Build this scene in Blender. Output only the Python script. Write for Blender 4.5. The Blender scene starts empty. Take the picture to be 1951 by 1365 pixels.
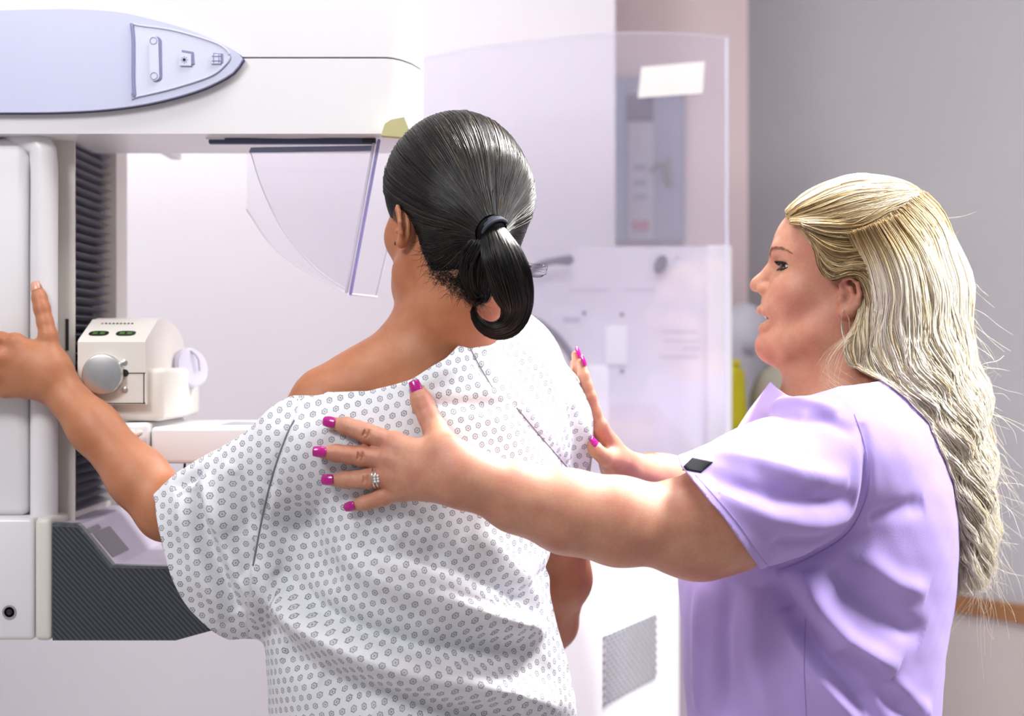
import bpy, bmesh, math, random
import numpy as np
from mathutils import Vector, Matrix
from mathutils.bvhtree import BVHTree

rng = np.random.default_rng(7)
random.seed(7)
scene = bpy.context.scene
COL = scene.collection

# ---------------------------------------------------------------- camera, world, lights, exposure
F = 3000.0            # focal length in pixels of the 1951 x 1365 frame
ZC = 1.36             # camera height
cam_d = bpy.data.cameras.new('camera')
cam = bpy.data.objects.new('camera', cam_d)
COL.objects.link(cam)
cam.location = (0, 0, ZC)
cam.rotation_euler = (math.pi / 2, 0, 0)
cam_d.sensor_width = 36.0
cam_d.lens = 36.0 * F / 1951.0
cam_d.clip_start = 0.05
cam_d.dof.use_dof = True
cam_d.dof.focus_distance = 1.98
cam_d.dof.aperture_fstop = 2.8
scene.camera = cam

def lin(r, g, b):
    def f(c):
        c /= 255.0
        return c / 12.92 if c <= 0.04045 else ((c + 0.055) / 1.055) ** 2.4
    return (f(r), f(g), f(b), 1.0)

world = bpy.data.worlds.new('world')
scene.world = world
world.use_nodes = True
world.node_tree.nodes['Background'].inputs[0].default_value = (0.93, 0.94, 1.0, 1)
world.node_tree.nodes['Background'].inputs[1].default_value = 0.36

def area(name, loc, target, size, power, color=(1, 1, 1), spread=180):
    d = bpy.data.lights.new(name, 'AREA')
    d.shape = 'RECTANGLE'
    d.size, d.size_y = size
    d.energy = power
    d.color = color
    d.spread = math.radians(spread)
    o = bpy.data.objects.new(name, d)
    COL.objects.link(o)
    o.location = loc
    o.rotation_euler = (Vector(target) - Vector(loc)).to_track_quat('-Z', 'Y').to_euler()
    return o

# unseen overhead lamps: key, top, rim, side and an added back-wall wash
area('unseen_overhead_lamp', (-1.05, 0.65, 2.60), (-0.35, 2.0, 1.1), (0.6, 0.6), 34, (1.0, 0.985, 1.0))
area('unseen_overhead_lamp', (0.15, 1.85, 2.66), (0.15, 1.95, 0.0), (0.8, 0.5), 16, (1.0, 0.98, 0.97))
area('unseen_overhead_lamp', (0.76, 2.70, 2.58), (0.54, 2.15, 1.3), (0.4, 0.4), 29, (1.0, 0.97, 0.94), 80)  # rim lamp, stands in for a strobe behind the blonde woman
area('unseen_overhead_lamp', (1.55, 1.75, 2.55), (0.6, 2.1, 1.25), (0.45, 0.45), 10.5, (0.96, 0.975, 1.0), 60)
area('unseen_overhead_lamp', (-1.15, 2.60, 2.66), (-0.95, 3.35, 0.9), (1.3, 0.2), 16, (1.0, 0.98, 1.0))  # added wall washer, there only to brighten the back wall

scene.view_settings.view_transform = 'Standard'
scene.view_settings.look = 'None'
scene.view_settings.gamma = 1.0
scene.view_settings.use_curve_mapping = False
scene.view_settings.exposure = -0.1

def P(px, py, Y):
    """world point seen at pixel (px, py) of the photograph when it lies Y metres from the lens"""
    return np.array([(px - 975.5) / F * Y, Y, ZC - (py - 682.5) / F * Y])

# ---------------------------------------------------------------- materials
MATS = {}
def mat(name, color, rough=0.5, metal=0.0, spec=0.5, noise=0.0, nscale=20.0, bump=0.0, bscale=200.0,
        sss=0.0, coat=0.0, sheen=0.0, emit=None):
    if name in MATS:
        return MATS[name]
    m = bpy.data.materials.new(name)
    m.use_nodes = True
    nt = m.node_tree
    b = nt.nodes['Principled BSDF']
    b.inputs['Base Color'].default_value = color
    b.inputs['Roughness'].default_value = rough
    b.inputs['Metallic'].default_value = metal
    b.inputs['Specular IOR Level'].default_value = spec
    if coat: b.inputs['Coat Weight'].default_value = coat
    if sheen: b.inputs['Sheen Weight'].default_value = sheen
    if sss:
        b.inputs['Subsurface Weight'].default_value = sss
        b.inputs['Subsurface Radius'].default_value = (0.012, 0.005, 0.003)
        b.inputs['Subsurface Scale'].default_value = 1.0
    if emit:
        b.inputs['Emission Color'].default_value = emit[0]
        b.inputs['Emission Strength'].default_value = emit[1]
    tc = nt.nodes.new('ShaderNodeTexCoord')
    if noise:
        n = nt.nodes.new('ShaderNodeTexNoise')
        n.inputs['Scale'].default_value = nscale
        n.inputs['Detail'].default_value = 4
        nt.links.new(tc.outputs['Object'], n.inputs['Vector'])
        r = nt.nodes.new('ShaderNodeMapRange')
        r.inputs['From Min'].default_value = 0.3
        r.inputs['From Max'].default_value = 0.7
        r.inputs['To Min'].default_value = 1 - noise
        r.inputs['To Max'].default_value = 1 + noise
        nt.links.new(n.outputs['Fac'], r.inputs['Value'])
        mx = nt.nodes.new('ShaderNodeVectorMath')
        mx.operation = 'SCALE'
        mx.inputs[0].default_value = color[:3]
        nt.links.new(r.outputs['Result'], mx.inputs['Scale'])
        nt.links.new(mx.outputs['Vector'], b.inputs['Base Color'])
    if bump:
        n2 = nt.nodes.new('ShaderNodeTexNoise')
        n2.inputs['Scale'].default_value = bscale
        n2.inputs['Detail'].default_value = 3
        nt.links.new(tc.outputs['Object'], n2.inputs['Vector'])
        bp = nt.nodes.new('ShaderNodeBump')
        bp.inputs['Strength'].default_value = bump
        bp.inputs['Distance'].default_value = 0.002
        nt.links.new(n2.outputs['Fac'], bp.inputs['Height'])
        nt.links.new(bp.outputs['Normal'], b.inputs['Normal'])
    MATS[name] = m
    return m

# ---------------------------------------------------------------- object helpers
def tag(o, label=None, cat=None, group=None, kind=None):
    if label: o['label'] = label
    if cat: o['category'] = cat
    if group: o['group'] = group
    if kind: o['kind'] = kind
    return o

def empty(name, loc, label, cat, group=None):
    o = bpy.data.objects.new(name, None)
    COL.objects.link(o)
    o.location = loc
    o.empty_display_size = 0.1
    return tag(o, label, cat, group)

def link(name, me, material=None, parent=None):
    o = bpy.data.objects.new(name, me)
    COL.objects.link(o)
    if material: me.materials.append(material)
    if parent is not None:
        o.parent = parent
        if parent.type == 'EMPTY':
            o.matrix_parent_inverse = Matrix.Translation(-Vector(parent.location))
    return o

def mesh_np(name, V, Fs, material=None, parent=None, smooth=True):
    me = bpy.data.meshes.new(name)
    V = np.asarray(V, dtype=np.float32)
    Fs = np.asarray(Fs, dtype=np.int32)
    n = Fs.shape[1]
    me.vertices.add(len(V)); me.vertices.foreach_set('co', V.ravel())
    me.loops.add(Fs.size); me.loops.foreach_set('vertex_index', Fs.ravel())
    me.polygons.add(len(Fs))
    me.polygons.foreach_set('loop_start', np.arange(0, Fs.size, n, dtype=np.int32))
    me.polygons.foreach_set('use_smooth', np.full(len(Fs), smooth, dtype=bool))
    me.update(calc_edges=True)
    return link(name, me, material, parent)

def attr(o, name, data):
    me = o.data
    data = np.asarray(data, dtype=np.float32)
    if data.ndim == 1:
        a = me.attributes.new(name, 'FLOAT', 'POINT')
        a.data.foreach_set('value', data)
    else:
        a = me.attributes.new(name, 'FLOAT_VECTOR', 'POINT')
        a.data.foreach_set('vector', data.ravel())

def bm_obj(name, bm, material=None, parent=None, smooth=False, bevel=0.0, seg=2, angle=None):
    if bevel:
        es = [e for e in bm.edges if len(e.link_faces) == 2 and e.calc_face_angle(0) > 0.5]
        bmesh.ops.bevel(bm, geom=es, offset=bevel, segments=seg, affect='EDGES', profile=0.5, clamp_overlap=True)
    bmesh.ops.recalc_face_normals(bm, faces=bm.faces)
    for f in bm.faces: f.smooth = smooth or bool(bevel)
    me = bpy.data.meshes.new(name)
    bm.to_mesh(me); bm.free()
    if bevel or smooth:
        me.set_sharp_from_angle(angle=math.radians(35))
    return link(name, me, material, parent)

def box(name, lo, hi, material, parent=None, bevel=0.0, seg=3):
    lo = np.minimum(lo, hi) * 1.0 if False else np.array(lo, float)
    hi = np.array(hi, float)
    bm = bmesh.new()
    bmesh.ops.create_cube(bm, size=1.0)
    c, s = (lo + hi) / 2, hi - lo
    for v in bm.verts:
        v.co = Vector(c) + Vector((v.co.x * s[0], v.co.y * s[1], v.co.z * s[2]))
    return bm_obj(name, bm, material, parent, bevel=bevel, seg=seg)

def prism(name, poly, direction, material, parent=None, bevel=0.0, seg=2):
    """poly: 3D points of one face, pushed along direction"""
    bm = bmesh.new()
    d = Vector(direction)
    a = [bm.verts.new(Vector(p)) for p in poly]
    b = [bm.verts.new(Vector(p) + d) for p in poly]
    bm.faces.new(a); bm.faces.new(b[::-1])
    n = len(a)
    for i in range(n):
        bm.faces.new((a[i], a[(i + 1) % n], b[(i + 1) % n], b[i]))
    return bm_obj(name, bm, material, parent, bevel=bevel, seg=seg)

def smooth_path(pts, n):
    pts = np.asarray(pts, float)
    if len(pts) < 3:
        t = np.linspace(0, 1, n)[:, None]
        return pts[0] * (1 - t) + pts[-1] * t
    ext = np.vstack([2 * pts[0] - pts[1], pts, 2 * pts[-1] - pts[-2]])
    seg = np.linalg.norm(np.diff(pts[:, :3], axis=0), axis=1) + 1e-9
    cum = np.concatenate([[0], np.cumsum(seg)])
    out = []
    for s in np.linspace(0, cum[-1], n):
        i = min(np.searchsorted(cum, s, 'right') - 1, len(pts) - 2)
        t = (s - cum[i]) / seg[i]
        p0, p1, p2, p3 = ext[i], ext[i + 1], ext[i + 2], ext[i + 3]
        out.append(0.5 * (2 * p1 + (p2 - p0) * t + (2 * p0 - 5 * p1 + 4 * p2 - p3) * t * t
                          + (3 * p1 - p0 - 3 * p2 + p3) * t ** 3))
    return np.array(out)

def resample(q, n):
    t = np.linspace(0, 1, len(q)); u = np.linspace(0, 1, n)
    return np.stack([np.interp(u, t, q[:, k]) for k in range(3)], 1)

def tubes_mesh(S, R, sides=6, caps=True):
    """S (N,M,3) centre lines, R (N,M) radii -> V, F quads (plus degenerate caps)"""
    N, M, _ = S.shape
    T = np.gradient(S, axis=1)
    T /= np.linalg.norm(T, axis=2, keepdims=True) + 1e-12
    ref = np.zeros_like(T); ref[..., 2] = 1.0
    alt = np.abs(T[..., 2]) > 0.93
    # one reference per strand keeps the frame from flipping
    m = np.abs(T[..., 2]).mean(axis=1) > 0.75
    ref[m] = (0.3, 1.0, 0.0)
    A = np.cross(T, ref); A /= np.linalg.norm(A, axis=2, keepdims=True) + 1e-12
    B = np.cross(T, A)
    ang = np.arange(sides) / sides * 2 * np.pi
    V = (S[:, :, None, :] + R[:, :, None, None] * (A[:, :, None, :] * np.cos(ang)[None, None, :, None]
         + B[:, :, None, :] * np.sin(ang)[None, None, :, None]))
    idx = np.arange(N * M * sides).reshape(N, M, sides)
    nx = np.roll(idx, -1, axis=2)
    Fq = np.stack([idx[:, :-1], idx[:, 1:], nx[:, 1:], nx[:, :-1]], axis=-1).reshape(-1, 4)
    return V.reshape(-1, 3), Fq

def tube(name, pts, r, material, parent=None, n=24, sides=10, closed_ends=True):
    S = smooth_path(pts, n) if n else np.asarray(pts, float)
    n = len(S)
    if np.isscalar(r): R = np.full(n, float(r))
    else: R = np.interp(np.linspace(0, 1, n), np.linspace(0, 1, len(r)), r)
    # rounded ends
    T0 = S[0] - S[1]; T0 /= np.linalg.norm(T0) + 1e-12
    T1 = S[-1] - S[-2]; T1 /= np.linalg.norm(T1) + 1e-12
    S = np.vstack([S[0] + T0 * R[0] * 0.9, S[0] + T0 * R[0] * 0.6, S, S[-1] + T1 * R[-1] * 0.6, S[-1] + T1 * R[-1] * 0.9])
    R = np.concatenate([[R[0] * 0.05, R[0] * 0.75], R, [R[-1] * 0.75, R[-1] * 0.05]])
    V, Fq = tubes_mesh(S[None], R[None], sides)
    return mesh_np(name, V, Fq, material, parent)

def lathe(name, profile, axis_o, axis_d, material, parent=None, n=32):
    """profile: list of (radius, height along axis_d)"""
    d = Vector(axis_d).normalized()
    a = d.orthogonal().normalized(); b = d.cross(a)
    V = []
    for r, h in profile:
        for i in range(n):
            t = 2 * math.pi * i / n
            V.append(Vector(axis_o) + d * h + (a * math.cos(t) + b * math.sin(t)) * r)
    Fq = []
    for j in range(len(profile) - 1):
        for i in range(n):
            k = (i + 1) % n
            Fq.append((j * n + i, j * n + k, (j + 1) * n + k, (j + 1) * n + i))
    bm = bmesh.new()
    vs = [bm.verts.new(v) for v in V]
    for f in Fq: bm.faces.new([vs[i] for i in f])
    if profile[0][0] > 1e-5: bm.faces.new(vs[:n][::-1])
    if profile[-1][0] > 1e-5: bm.faces.new(vs[-n:])
    bmesh.ops.remove_doubles(bm, verts=bm.verts, dist=1e-6)
    return bm_obj(name, bm, material, parent, smooth=True)

def sheet(name, V, Fs, thick, material, parent=None, attrs=None, offset=-1.0):
    o = mesh_np(name, V, Fs, material, parent)
    for k, v in (attrs or {}).items(): attr(o, k, v)
    md = o.modifiers.new('thickness', 'SOLIDIFY')
    md.thickness = thick
    md.offset = offset
    return o

# ---------------------------------------------------------------- implicit surfaces for bodies and cloth
def smin(a, b, k):
    if k <= 0: return np.minimum(a, b)
    h = np.maximum(k - np.abs(a - b), 0.0) / k
    return np.minimum(a, b) - h * h * k * 0.25

class Field:
    def __init__(self):
        self.ops = []     # (sign, k, fn, centre, radius)
    def cone(self, a, b, ra, rb, k=0.02, sub=False):
        a = np.asarray(a, float); b = np.asarray(b, float)
        ba = b - a; L2 = max(float(ba @ ba), 1e-12)
        def fn(p):
            pa = p - a
            h = np.clip(pa @ ba / L2, 0, 1)
            q = pa - h[:, None] * ba
            return np.sqrt(np.einsum('ij,ij->i', q, q)) - (ra + (rb - ra) * h)
        self.ops.append((-1 if sub else 1, k, fn, (a + b) / 2, math.sqrt(L2) / 2 + max(ra, rb)))
        return self
    def ball(self, c, r, k=0.02, sub=False):
        return self.cone(c, np.asarray(c, float) + 1e-6, r, r, k, sub)
    def ell(self, c, r, R=None, k=0.02, sub=False):
        """R: 3x3 rows = local axes in world"""
        c = np.asarray(c, float); r = np.asarray(r, float)
        R = np.eye(3) if R is None else np.asarray(R, float)
        def fn(p):
            q = (p - c) @ R.T
            k0 = np.sqrt(((q / r) ** 2).sum(1)); k1 = np.sqrt(((q / r ** 2) ** 2).sum(1)) + 1e-9
            return k0 * (k0 - 1.0) / k1
        self.ops.append((-1 if sub else 1, k, fn, c, float(r.max())))
        return self
    def chain(self, pts, rad, k=0.02, sub=False):
        pts = [np.asarray(p, float) for p in pts]
        if np.isscalar(rad): rad = [rad] * len(pts)
        for i in range(len(pts) - 1):
            self.cone(pts[i], pts[i + 1], rad[i], rad[i + 1], k, sub)
        return self
    def __call__(self, p, c=None, br=None):
        d = np.full(len(p), 10.0)
        if c is None:
            sel = self.ops
        else:
            if getattr(self, '_n', 0) != len(self.ops):
                self._n = len(self.ops)
                self._c = np.array([o[3] for o in self.ops]); self._r = np.array([o[4] + o[1] for o in self.ops]) + 0.045
            dd = self._c - c
            sel = [self.ops[i] for i in np.flatnonzero(np.sqrt(np.einsum('ij,ij->i', dd, dd)) < self._r + br)]
        for sg, k, fn, oc, orad in sel:
            v = fn(p)
            if sg > 0: d = smin(d, v, k)
            else: d = -smin(-d, v, k)
        return d

def polygonise(f, lo, hi, h, B=12):
    lo = np.asarray(lo, float); hi = np.asarray(hi, float)
    nb = np.ceil((hi - lo) / (h * B)).astype(int)
    N = nb * B
    bc = [lo[i] + (np.arange(nb[i]) + 0.5) * B * h for i in range(3)]
    C = np.stack(np.meshgrid(*bc, indexing='ij'), -1).reshape(-1, 3)
    dc = np.concatenate([f(C[i:i + 200000]) for i in range(0, len(C), 200000)])
    brad = math.sqrt(3) / 2 * B * h
    act = np.abs(dc) < brad * 1.6 + 0.012
    A = np.empty(tuple(N), np.float32)
    A.reshape(nb[0], B, nb[1], B, nb[2], B)[:] = np.sign(dc).reshape(nb)[:, None, :, None, :, None].astype(np.float32)
    off = np.stack(np.meshgrid(*[(np.arange(B) + 0.5) * h] * 3, indexing='ij'), -1).reshape(-1, 3)
    ids = np.argwhere(act.reshape(nb))
    for i, j, k in ids:
        base = lo + np.array([i, j, k]) * B * h
        v = f(base + off, base + B * h / 2, brad)
        A[i * B:(i + 1) * B, j * B:(j + 1) * B, k * B:(k + 1) * B] = v.reshape(B, B, B)
    S = A < 0
    cnt = np.zeros(tuple(N - 1), np.int8)
    for dx in (0, 1):
        for dy in (0, 1):
            for dz in (0, 1):
                cnt += S[dx:N[0] - 1 + dx, dy:N[1] - 1 + dy, dz:N[2] - 1 + dz]
    cells = np.argwhere((cnt > 0) & (cnt < 8))
    corners = [(a, b, c) for a in (0, 1) for b in (0, 1) for c in (0, 1)]
    cv = np.stack([A[cells[:, 0] + a, cells[:, 1] + b, cells[:, 2] + c] for a, b, c in corners], 1).astype(float)
    acc = np.zeros((len(cells), 3)); num = np.zeros(len(cells))
    for i, ca in enumerate(corners):
        for j, cb in enumerate(corners):
            if j > i and sum(abs(x - y) for x, y in zip(ca, cb)) == 1:
                va, vb = cv[:, i], cv[:, j]
                m = (va < 0) != (vb < 0)
                t = np.where(m, va / np.where(m, va - vb, 1), 0)
                pos = np.array(ca) + t[:, None] * (np.array(cb) - np.array(ca))
                acc[m] += pos[m]; num[m] += 1
    V = lo + (cells + acc / num[:, None] + 0.5) * h
    idm = np.full(tuple(N - 1), -1, np.int32)
    idm[cells[:, 0], cells[:, 1], cells[:, 2]] = np.arange(len(cells))
    quads = []
    for ax in range(3):
        u, w = (ax + 1) % 3, (ax + 2) % 3
        sl0 = [slice(None)] * 3; sl1 = [slice(None)] * 3
        sl0[ax] = slice(0, N[ax] - 1); sl1[ax] = slice(1, N[ax])
        ch = S[tuple(sl0)] != S[tuple(sl1)]
        e = np.argwhere(ch)
        e = e[(e[:, u] > 0) & (e[:, w] > 0) & (e[:, u] < N[u] - 1) & (e[:, w] < N[w] - 1)]
        ins = S[tuple(e.T)]
        eu = np.zeros(3, int); eu[u] = 1
        ew = np.zeros(3, int); ew[w] = 1
        q = np.stack([idm[tuple((e - eu - ew).T)], idm[tuple((e - ew).T)], idm[tuple(e.T)], idm[tuple((e - eu).T)]], 1)
        q[~ins] = q[~ins][:, ::-1]
        quads.append(q)
    Q = np.concatenate(quads)
    return V, Q

def tri(Q):
    return np.concatenate([Q[:, [0, 1, 2]], Q[:, [0, 2, 3]]]) if Q.shape[1] == 4 else Q

def vnormals(V, T):
    n = np.cross(V[T[:, 1]] - V[T[:, 0]], V[T[:, 2]] - V[T[:, 0]])
    N = np.zeros_like(V)
    for i in range(3): np.add.at(N, T[:, i], n)
    return N / (np.linalg.norm(N, axis=1, keepdims=True) + 1e-12)

def relax(V, T, it=1, lam=0.5):
    E = np.concatenate([T[:, [0, 1]], T[:, [1, 2]], T[:, [2, 0]]])
    E = np.concatenate([E, E[:, ::-1]])
    deg = np.bincount(E[:, 0], minlength=len(V))[:, None] + 1e-9
    for k in range(it):
        for l in (lam, -lam * 1.02):
            acc = np.stack([np.bincount(E[:, 0], V[E[:, 1], i], minlength=len(V)) for i in range(3)], 1)
            V = V + l * (acc / deg - V)
    return V

def clip(V, T, g):
    """keep the part of a triangle mesh where g <= 0, cutting triangles cleanly"""
    T = tri(T)
    s = g > 0
    c = s[T].sum(1)
    keep = T[c == 0]
    B_ = T[(c == 1) | (c == 2)]
    if len(B_) == 0:
        V2, T2 = V, keep
    else:
        one = s[B_].sum(1) == 1
        odd = np.where(one[:, None], s[B_], ~s[B_]).argmax(1)      # the corner that is alone on its side
        r = np.arange(len(B_))
        x, y, z = B_[r, odd], B_[r, (odd + 1) % 3], B_[r, (odd + 2) % 3]
        e = np.sort(np.concatenate([np.stack([x, y], 1), np.stack([x, z], 1)]), axis=1)
        ue, inv = np.unique(e, axis=0, return_inverse=True)
        inv = inv.ravel()
        t = (g[ue[:, 0]] / (g[ue[:, 0]] - g[ue[:, 1]]))[:, None]
        V2 = np.vstack([V, V[ue[:, 0]] + t * (V[ue[:, 1]] - V[ue[:, 0]])])
        p, q = inv[:len(B_)] + len(V), inv[len(B_):] + len(V)
        T2 = np.vstack([keep, np.stack([p, y, z], 1)[one], np.stack([p, z, q], 1)[one], np.stack([x, p, q], 1)[~one]])
    used = np.unique(T2)
    mp = np.full(len(V2), -1); mp[used] = np.arange(len(used))
    return V2[used], mp[T2]

def merge(parts):
    Vs, Ts, n = [], [], 0
    for V, T in parts:
        Vs.append(V); Ts.append(tri(T) + n); n += len(V)
    return np.vstack(Vs), np.vstack(Ts)

def ray(bvh, px, py, default=2.0):
    d = Vector(P(px, py, 1.0)) - Vector((0, 0, ZC))
    hit = bvh.ray_cast(Vector((0, 0, ZC)), d.normalized(), 6.0)
    return np.array(hit[0]) if hit[0] is not None else P(px, py, default)

def bvh_of(V, T):
    return BVHTree.FromPolygons([tuple(v) for v in V], [tuple(t) for t in T.tolist()])

def seg_dist(V, pts):
    """distance of V to polyline pts and the parameter 0..1 along it"""
    best = np.full(len(V), 9.0); par = np.zeros(len(V))
    L = np.linalg.norm(np.diff(pts, axis=0), axis=1); cum = np.concatenate([[0], np.cumsum(L)]); tot = cum[-1]
    for i in range(len(pts) - 1):
        a, b = pts[i], pts[i + 1]; ba = b - a
        h = np.clip((V - a) @ ba / (ba @ ba + 1e-12), 0, 1)
        d = np.linalg.norm(V - a - h[:, None] * ba, axis=1)
        m = d < best
        best[m] = d[m]; par[m] = (cum[i] + h[m] * L[i]) / tot
    return best, par
# ================================================================= room shell
M_white = mat('wall_paint_white', lin(233, 229, 235), 0.85, noise=0.012, nscale=3)
M_pink = mat('wall_paint_pink', lin(246, 228, 230), 0.85, noise=0.015, nscale=3)
M_grey = mat('wall_paint_grey', lin(176, 176, 178), 0.85, noise=0.015, nscale=3, bump=0.05, bscale=300)
M_beige = mat('wall_panel_beige', lin(196, 188, 182), 0.7, noise=0.02, nscale=4)
M_rail = mat('rail_wood', lin(146, 102, 62), 0.5, noise=0.12, nscale=18)
M_floor = mat('floor_vinyl', lin(176, 168, 166), 0.45, noise=0.06, nscale=8)
M_ceil = mat('ceiling_paint', lin(238, 238, 238), 0.9, noise=0.01)

YB = 3.75
YW = 3.35
def struct(o):
    o['kind'] = 'structure'
    return o
struct(box('floor', (-2.6, -1.2, -0.05), (2.4, 4.0, 0.0), M_floor))
struct(box('ceiling', (-2.6, -0.6, 2.7), (2.4, 4.0, 2.75), M_ceil))
xc = P(1172, 0, YW)[0]
x1 = P(1425, 0, YB)[0]
struct(box('wall_back', (-2.6, YW, 0.0), (xc, 4.0, 2.7), M_white))
struct(box('wall_alcove', (xc, YB, 0.0), (x1 + 0.02, 4.0, 2.7), M_pink))
struct(box('wall_left', (-2.65, -0.6, 0.0), (-2.6, 4.0, 2.7), M_white))
# oblique grey wall on the right
A = np.array([x1, YB]); D = np.array([0.087, -0.13]); D = D / np.linalg.norm(D)
Nn = np.array([D[1], -D[0]])     # points away from the room? fixed below
if Nn @ (np.array([0, 1.5]) - A) > 0: Nn = -Nn
Bp = A + D * 3.6
def slab(name, z0, z1, off, material, thick=0.08):
    a = A - Nn * off; b = Bp - Nn * off
    poly = [(a[0], a[1], z0), (b[0], b[1], z0), (b[0], b[1], z1), (a[0], a[1], z1)]
    return struct(prism(name, poly, (Nn[0] * thick, Nn[1] * thick, 0), material))
zr = ZC - 0.50
slab('wall_right', 0.0, 2.7, 0.0, M_grey)
slab('wall_right_lower', 0.0, zr - 0.02, 0.006, M_beige, 0.006)
slab('trim_1', zr - 0.018, zr + 0.016, 0.022, M_rail, 0.022)
slab('baseboard_right', 0.0, 0.1, 0.014, M_rail, 0.014)

# ================================================================= equipment materials
W = mat('machine_white', lin(232, 231, 233), 0.35, noise=0.01, nscale=5, coat=0.15)
W2 = mat('machine_cream', lin(226, 222, 214), 0.4, noise=0.015, nscale=6)
LAV = mat('machine_lavender', lin(196, 200, 226), 0.38, noise=0.01, nscale=5)
LAV2 = mat('machine_lavender_light', lin(212, 214, 235), 0.38, noise=0.01, nscale=5)
GAP_SHADE = mat('gap_shade_blue', lin(82, 84, 120), 0.6, noise=0.05)  # dark tone for the shadowed gap round the side cover
BLACK = mat('bellows_black', lin(140, 140, 150), 0.3, noise=0.1, nscale=60)
DARK = mat('dark_plastic', lin(30, 31, 34), 0.4, noise=0.05)
RAILB = mat('shield_rail_blue', lin(70, 80, 110), 0.35, noise=0.05, nscale=40)
RAILL = mat('shield_strip', lin(150, 158, 190), 0.4, noise=0.04, nscale=40)
STEEL = mat('brushed_steel', lin(214, 213, 212), 0.3, metal=1.0, noise=0.04, nscale=90)
GREY = mat('grey_plastic', lin(150, 148, 152), 0.5, noise=0.03)
TRAYM = mat('tray_lavender', lin(204, 196, 214), 0.4, noise=0.02, nscale=10)
SCREEN = mat('screen_grey', lin(104, 98, 108), 0.35, noise=0.03)
GREEN = mat('display_green', lin(60, 96, 38), 0.3, noise=0.2, nscale=300, emit=(lin(90, 170, 60), 0.25))
RED = mat('red_mark', lin(206, 70, 70), 0.5, noise=0.03)
OLIVE = mat('olive_foam', lin(196, 190, 140), 0.8, noise=0.05)

def carbon():
    m = bpy.data.materials.new('carbon_fibre')
    m.use_nodes = True
    nt = m.node_tree; b = nt.nodes['Principled BSDF']
    tc = nt.nodes.new('ShaderNodeTexCoord')
    mp = nt.nodes.new('ShaderNodeMapping'); mp.inputs['Rotation'].default_value = (0, math.radians(43), 0)
    nt.links.new(tc.outputs['Object'], mp.inputs['Vector'])
    w = nt.nodes.new('ShaderNodeTexWave'); w.wave_type = 'BANDS'; w.bands_direction = 'X'
    w.inputs['Scale'].default_value = 58; w.inputs['Distortion'].default_value = 0.3
    nt.links.new(mp.outputs['Vector'], w.inputs['Vector'])
    r = nt.nodes.new('ShaderNodeValToRGB')
    r.color_ramp.elements[0].color = lin(40, 44, 50); r.color_ramp.elements[1].color = lin(74, 80, 88)
    nt.links.new(w.outputs['Fac'], r.inputs['Fac']); nt.links.new(r.outputs['Color'], b.inputs['Base Color'])
    bp = nt.nodes.new('ShaderNodeBump'); bp.inputs['Strength'].default_value = 0.35; bp.inputs['Distance'].default_value = 0.001
    nt.links.new(w.outputs['Fac'], bp.inputs['Height']); nt.links.new(bp.outputs['Normal'], b.inputs['Normal'])
    b.inputs['Roughness'].default_value = 0.42
    return m
CARBON = carbon()

def clear(name, tint, gloss=0.08, haze=0.05, hazecol=(0.9, 0.88, 0.95, 1), rough=0.05):
    m = bpy.data.materials.new(name); m.use_nodes = True
    nt = m.node_tree; nt.nodes.remove(nt.nodes['Principled BSDF']); out = nt.nodes['Material Output']
    t = nt.nodes.new('ShaderNodeBsdfTransparent'); t.inputs[0].default_value = tint
    g = nt.nodes.new('ShaderNodeBsdfGlossy'); g.inputs['Roughness'].default_value = rough
    d = nt.nodes.new('ShaderNodeBsdfDiffuse'); d.inputs[0].default_value = hazecol
    n = nt.nodes.new('ShaderNodeTexNoise'); n.inputs['Scale'].default_value = 4
    tc = nt.nodes.new('ShaderNodeTexCoord'); nt.links.new(tc.outputs['Object'], n.inputs['Vector'])
    mr = nt.nodes.new('ShaderNodeMapRange'); mr.inputs['To Min'].default_value = haze * 0.85; mr.inputs['To Max'].default_value = haze * 1.15
    nt.links.new(n.outputs['Fac'], mr.inputs['Value'])
    m1 = nt.nodes.new('ShaderNodeMixShader'); nt.links.new(mr.outputs['Result'], m1.inputs[0])
    nt.links.new(t.outputs[0], m1.inputs[1]); nt.links.new(d.outputs[0], m1.inputs[2])
    m2 = nt.nodes.new('ShaderNodeMixShader'); m2.inputs[0].default_value = gloss
    nt.links.new(m1.outputs[0], m2.inputs[1]); nt.links.new(g.outputs[0], m2.inputs[2])
    nt.links.new(m2.outputs[0], out.inputs['Surface'])
    return m
ACRYL = clear('clear_acrylic', (0.985, 0.98, 0.995, 1), 0.03, 0.02, (0.85, 0.83, 0.95, 1))
ACRYL_EDGE = mat('acrylic_edge', lin(150, 145, 200), 0.25, noise=0.05, nscale=30)
ACRYL_EDGE2 = mat('acrylic_edge_pale', lin(214, 210, 228), 0.25, noise=0.03, nscale=30)
LEADGLASS = clear('shield_glass', (0.96, 0.955, 0.985, 1), 0.03, 0.11, (0.86, 0.83, 0.93, 1))
GLASS_EDGE = mat('shield_glass_edge', lin(214, 216, 232), 0.3, noise=0.03)

# ================================================================= mammography machine
mach = empty('mammography_machine', (-0.85, 2.4, 0.0),
             'white mammography machine with lavender control cover, black bellows and carbon-fibre breast tray', 'medical machine')
XC = -0.611
YF, YR = 2.2, 2.5
zt = lambda py, Y: ZC - (py - 682.5) / F * Y
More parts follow.
